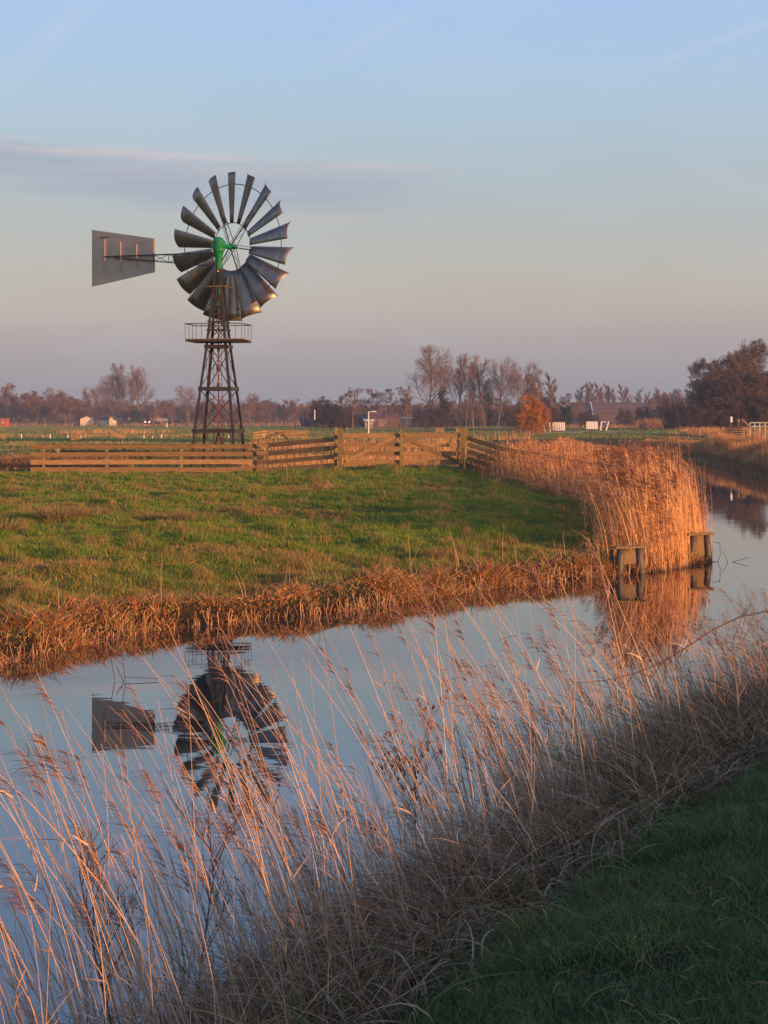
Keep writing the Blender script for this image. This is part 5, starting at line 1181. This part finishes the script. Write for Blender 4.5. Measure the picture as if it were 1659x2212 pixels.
# ---------------------------------------------------------------- rush tufts on the meadow
def rush_proto(seed, h_):
    r_ = np.random.default_rng(seed); n = 420; a = r_.random(n) * 2 * PI; rad = .28 * np.sqrt(r_.random(n))
    B = np.column_stack([np.cos(a) * rad, np.sin(a) * rad, np.full(n, -.03)]); out = unit(np.column_stack([np.cos(a) * (.25 + rad * 1.8), np.sin(a) * (.25 + rad * 1.8), np.full(n, 1.0)]) + r_.normal(0, .13, (n, 3)))
    c = cvar(n, (.16, .14, .05), (.40, .26, .11), .2)
    b = np.zeros((n, 3)); b[:, :2] = out[:, :2] * .35; b[:, 2] = -.15
    V, F_, cc = strands(None, B, out, h_ * (.4 + .7 * r_.random(n)), np.full(n, .012), c, None, K=3, bend=b)
    me = np_mesh('rush_tuft', V, F_, m_dry, cc); return me
rp = [rush_proto(1, .42), rush_proto(2, .34), rush_proto(3, .50)]; used = [False] * 3
TUFTS = [(425, 1035, .95, 0, 'dark rush tuft standing against the foot of the long fence'), (130, 1130, 1.25, 2, 'widest rush tuft, low at left between the meadow and the photo edge'), (175, 1120, 1.0, 1, 'rush tuft directly right of the widest one'),
         (10, 1160, 1.1, 0, 'rush tuft at the left photo edge'), (35, 1075, .9, 1, 'small rush tuft high on the left of the meadow'), (215, 1125, .9, 0, 'rush tuft second right of the widest one'),
         (335, 1120, .9, 1, 'brownish rush tuft in the middle left of the meadow'), (390, 1125, .75, 2, 'low rush tuft just right of the brownish one'), (120, 1060, .8, 1, 'flat rush tuft below the left end of the long fence'),
         (640, 1095, .7, 1, 'small rush tuft left of centre of the meadow'), (500, 1110, .6, 0, 'small sparse rush tuft midway across the meadow'), (850, 1070, .55, 1, 'tiny tuft in the grass below the middle of the gate'), (985, 1035, .7, 0, 'pale tuft at the foot of the right gate post'), (300, 1085, .7, 2, 'thin rush tuft behind the brownish one')]
for x, y, s_, k_, lab in TUFTS:
    z = .9
    for _ in range(4): p = P(x, y, z); z = hz(p[0], p[1])
    o = rp[k_] if not used[k_] else rp[k_].copy()
    if used[k_]: C.objects.link(o)
    used[k_] = True; o.location = (p[0], p[1], z - .02); o.scale = (s_, s_, s_ * 1.0); o.rotation_euler = (0, 0, random.random() * 6); tag(o, lab, 'rush tuft', 'rush tufts on the meadow')

# ---------------------------------------------------------------- foreground single plants
def on_bank(x, y, D): return P(x, y, D=D)
m_bram = mat('bramble_stem', (.10, .055, .04), .6, var=.3, scale=20)
m = MB(); D = 14.0
pts = [(1760, 1470, 15.2), (1700, 1335, 15.0), (1659, 1320, 14.8), (1600, 1332, 14.6), (1540, 1360, 14.3), (1480, 1400, 14.0), (1430, 1432, 13.8), (1370, 1455, 13.6), (1310, 1470, 13.4), (1235, 1476, 13.3)]
p3 = [Vector(P(a, b, D=c)) for a, b, c in pts]; p3[0].z = hz(p3[0].x, p3[0].y)
br_ = empty('bramble', p3[0], 'long dark thorny bramble stem arching over the reeds at right', 'bramble')
m.tube(p3, [.008, .007, .006, .006, .0055, .005, .0045, .004, .003, .0015], 6); m.build('stem', m_bram, br_, smooth=True)
m = MB()
for i in range(60):
    t_ = random.random() * 8; k_ = int(t_); c = p3[k_].lerp(p3[k_ + 1], t_ - k_); d = Vector((random.uniform(-1, 1), random.uniform(-1, 1), random.uniform(-.3, 1))).normalized(); m.tube([c, c + d * .022], [.004, .0008], 4)
m.build('thorns', m_bram, br_)
m = MB()
for k_ in (5, 6, 7): c = p3[k_]; m.tube([c, c + Vector((-.08, -.05, -.10)), c + Vector((-.20, -.05, -.06))], [.004, .003, .001], 5)
m.build('side_shoot', m_bram, br_)
def weed(label, x, y, D, h_, seed, heads, m_=m_bram, w0=.006, z0=None):
    rnd = random.Random(seed); b = P(x, y, D=D); base = Vector(b); base.z = hz(b[0], b[1]) - .03 if z0 is None else z0
    root = empty('dead_weed', base, label, 'dead plant'); m = MB(); hd = MB()
    def go(p, d, L, w, lv):
        pts = [p]; q = p.copy(); dd = d.copy()
        for i in range(4): dd = (dd + Vector((rnd.gauss(0, .09), rnd.gauss(0, .09), .05))).normalized(); q = q + dd * L / 4; pts.append(q.copy())
        m.tube(pts, [w * (1 - .16 * i) for i in range(5)], 4)
        if lv < 3:
            for k_ in range((11, 5, 4)[lv]):
                t_ = rnd.uniform(.3, 1.0) * 3.99; i = int(t_); c = pts[i].lerp(pts[i + 1], t_ - i); a = rnd.random() * 6.28
                go(c, (dd + Vector((math.cos(a), math.sin(a), .1)) * .75).normalized(), L * rnd.uniform(.28, .45), w * .55, lv + 1)
        elif heads and rnd.random() < .45:
            c = q; hd.tube([c, c + Vector((rnd.gauss(0, .008), rnd.gauss(0, .008), .014)), c + Vector((rnd.gauss(0, .01), 0, .03))], [.004, .010, .002], 5)
    go(base, Vector((rnd.uniform(-.1, .1), 0, 1)).normalized(), h_, w0, 0)
    m.add(hd.v, hd.f) if heads else None
    m.build('stems', m_, root)
weed('dark finely branched dead weed standing in the water at lower left', 260, 2100, 8.6, 1.05, 3, False, z0=-.1)
weed('second dark branched dead weed, just right of the lower left one', 430, 2080, 9.4, 1.1, 5, False, z0=-.1)
weed('reddish dead weed with small seed heads among the reeds near the photo centre', 900, 1800, 13.0, 1.12, 8, True, mat('red_brown_stem', (.30, .13, .08), .7))
weed('grey tangled dead weed at the right photo edge above the brown grass', 1600, 1620, 13.5, .95, 12, False, mat('grey_stem', (.26, .19, .15), .8))
weed('grey tangled dead weed cut by the right photo edge', 1650, 1560, 15.0, .95, 14, False, bpy.data.materials['grey_stem'])
# broken reed stalks standing out of the water
def sticks(label, name, segs_, mt_, w=.0045):
    m = MB()
    for s_ in segs_: m.tube([P(a, b, D=c) for a, b, c in s_], w, 5)
    tag(m.build(name, mt_, None), label, 'twig')
m_stick = mat('wet_twig', (.14, .08, .05), .5)
Dq = 12000 / (1470 - 908)
sticks('broken reed stalks sticking out of the open water below the sedge', 'broken_reed', [[(262, 1452, Dq), (268, 1470, Dq), (270, 1492, Dq - .3)], [(252, 1440, Dq), (270, 1482, Dq - .2)], [(262, 1400, Dq + .1), (271, 1470, Dq - .1)], [(268, 1462, Dq), (342, 1466, Dq)], [(240, 1425, Dq), (248, 1468, Dq)]], m_stick)
Dq = 12000 / (1214 - 908)
sticks('thin forked twig standing in the water beside the pale trestle', 'water_twig', [[(1555, 1170, Dq), (1556, 1200, Dq), (1549, 1216, Dq), (1556, 1245, Dq - .8)], [(1535, 1213, Dq), (1575, 1216, Dq), (1618, 1204, Dq)], [(1560, 1190, Dq), (1572, 1212, Dq), (1566, 1226, Dq)], [(1540, 1170, Dq), (1556, 1174, Dq)]], m_stick, .006)

# ---------------------------------------------------------------- haze
hb = MB(); hb.box(-1200, 1200, -90, 1500, -3, 60)
m_hz = bpy.data.materials.new('haze'); m_hz.use_nodes = True; t = m_hz.node_tree; t.nodes.clear()
ho = t.nodes.new('ShaderNodeOutputMaterial'); pv = t.nodes.new('ShaderNodeVolumePrincipled'); pv.inputs['Density'].default_value = .00028; pv.inputs['Color'].default_value = (.66, .82, 1.0, 1); pv.inputs['Anisotropy'].default_value = 0.0
t.links.new(pv.outputs[0], ho.inputs['Volume'])
tag(hb.build('haze', m_hz), kind='stuff')
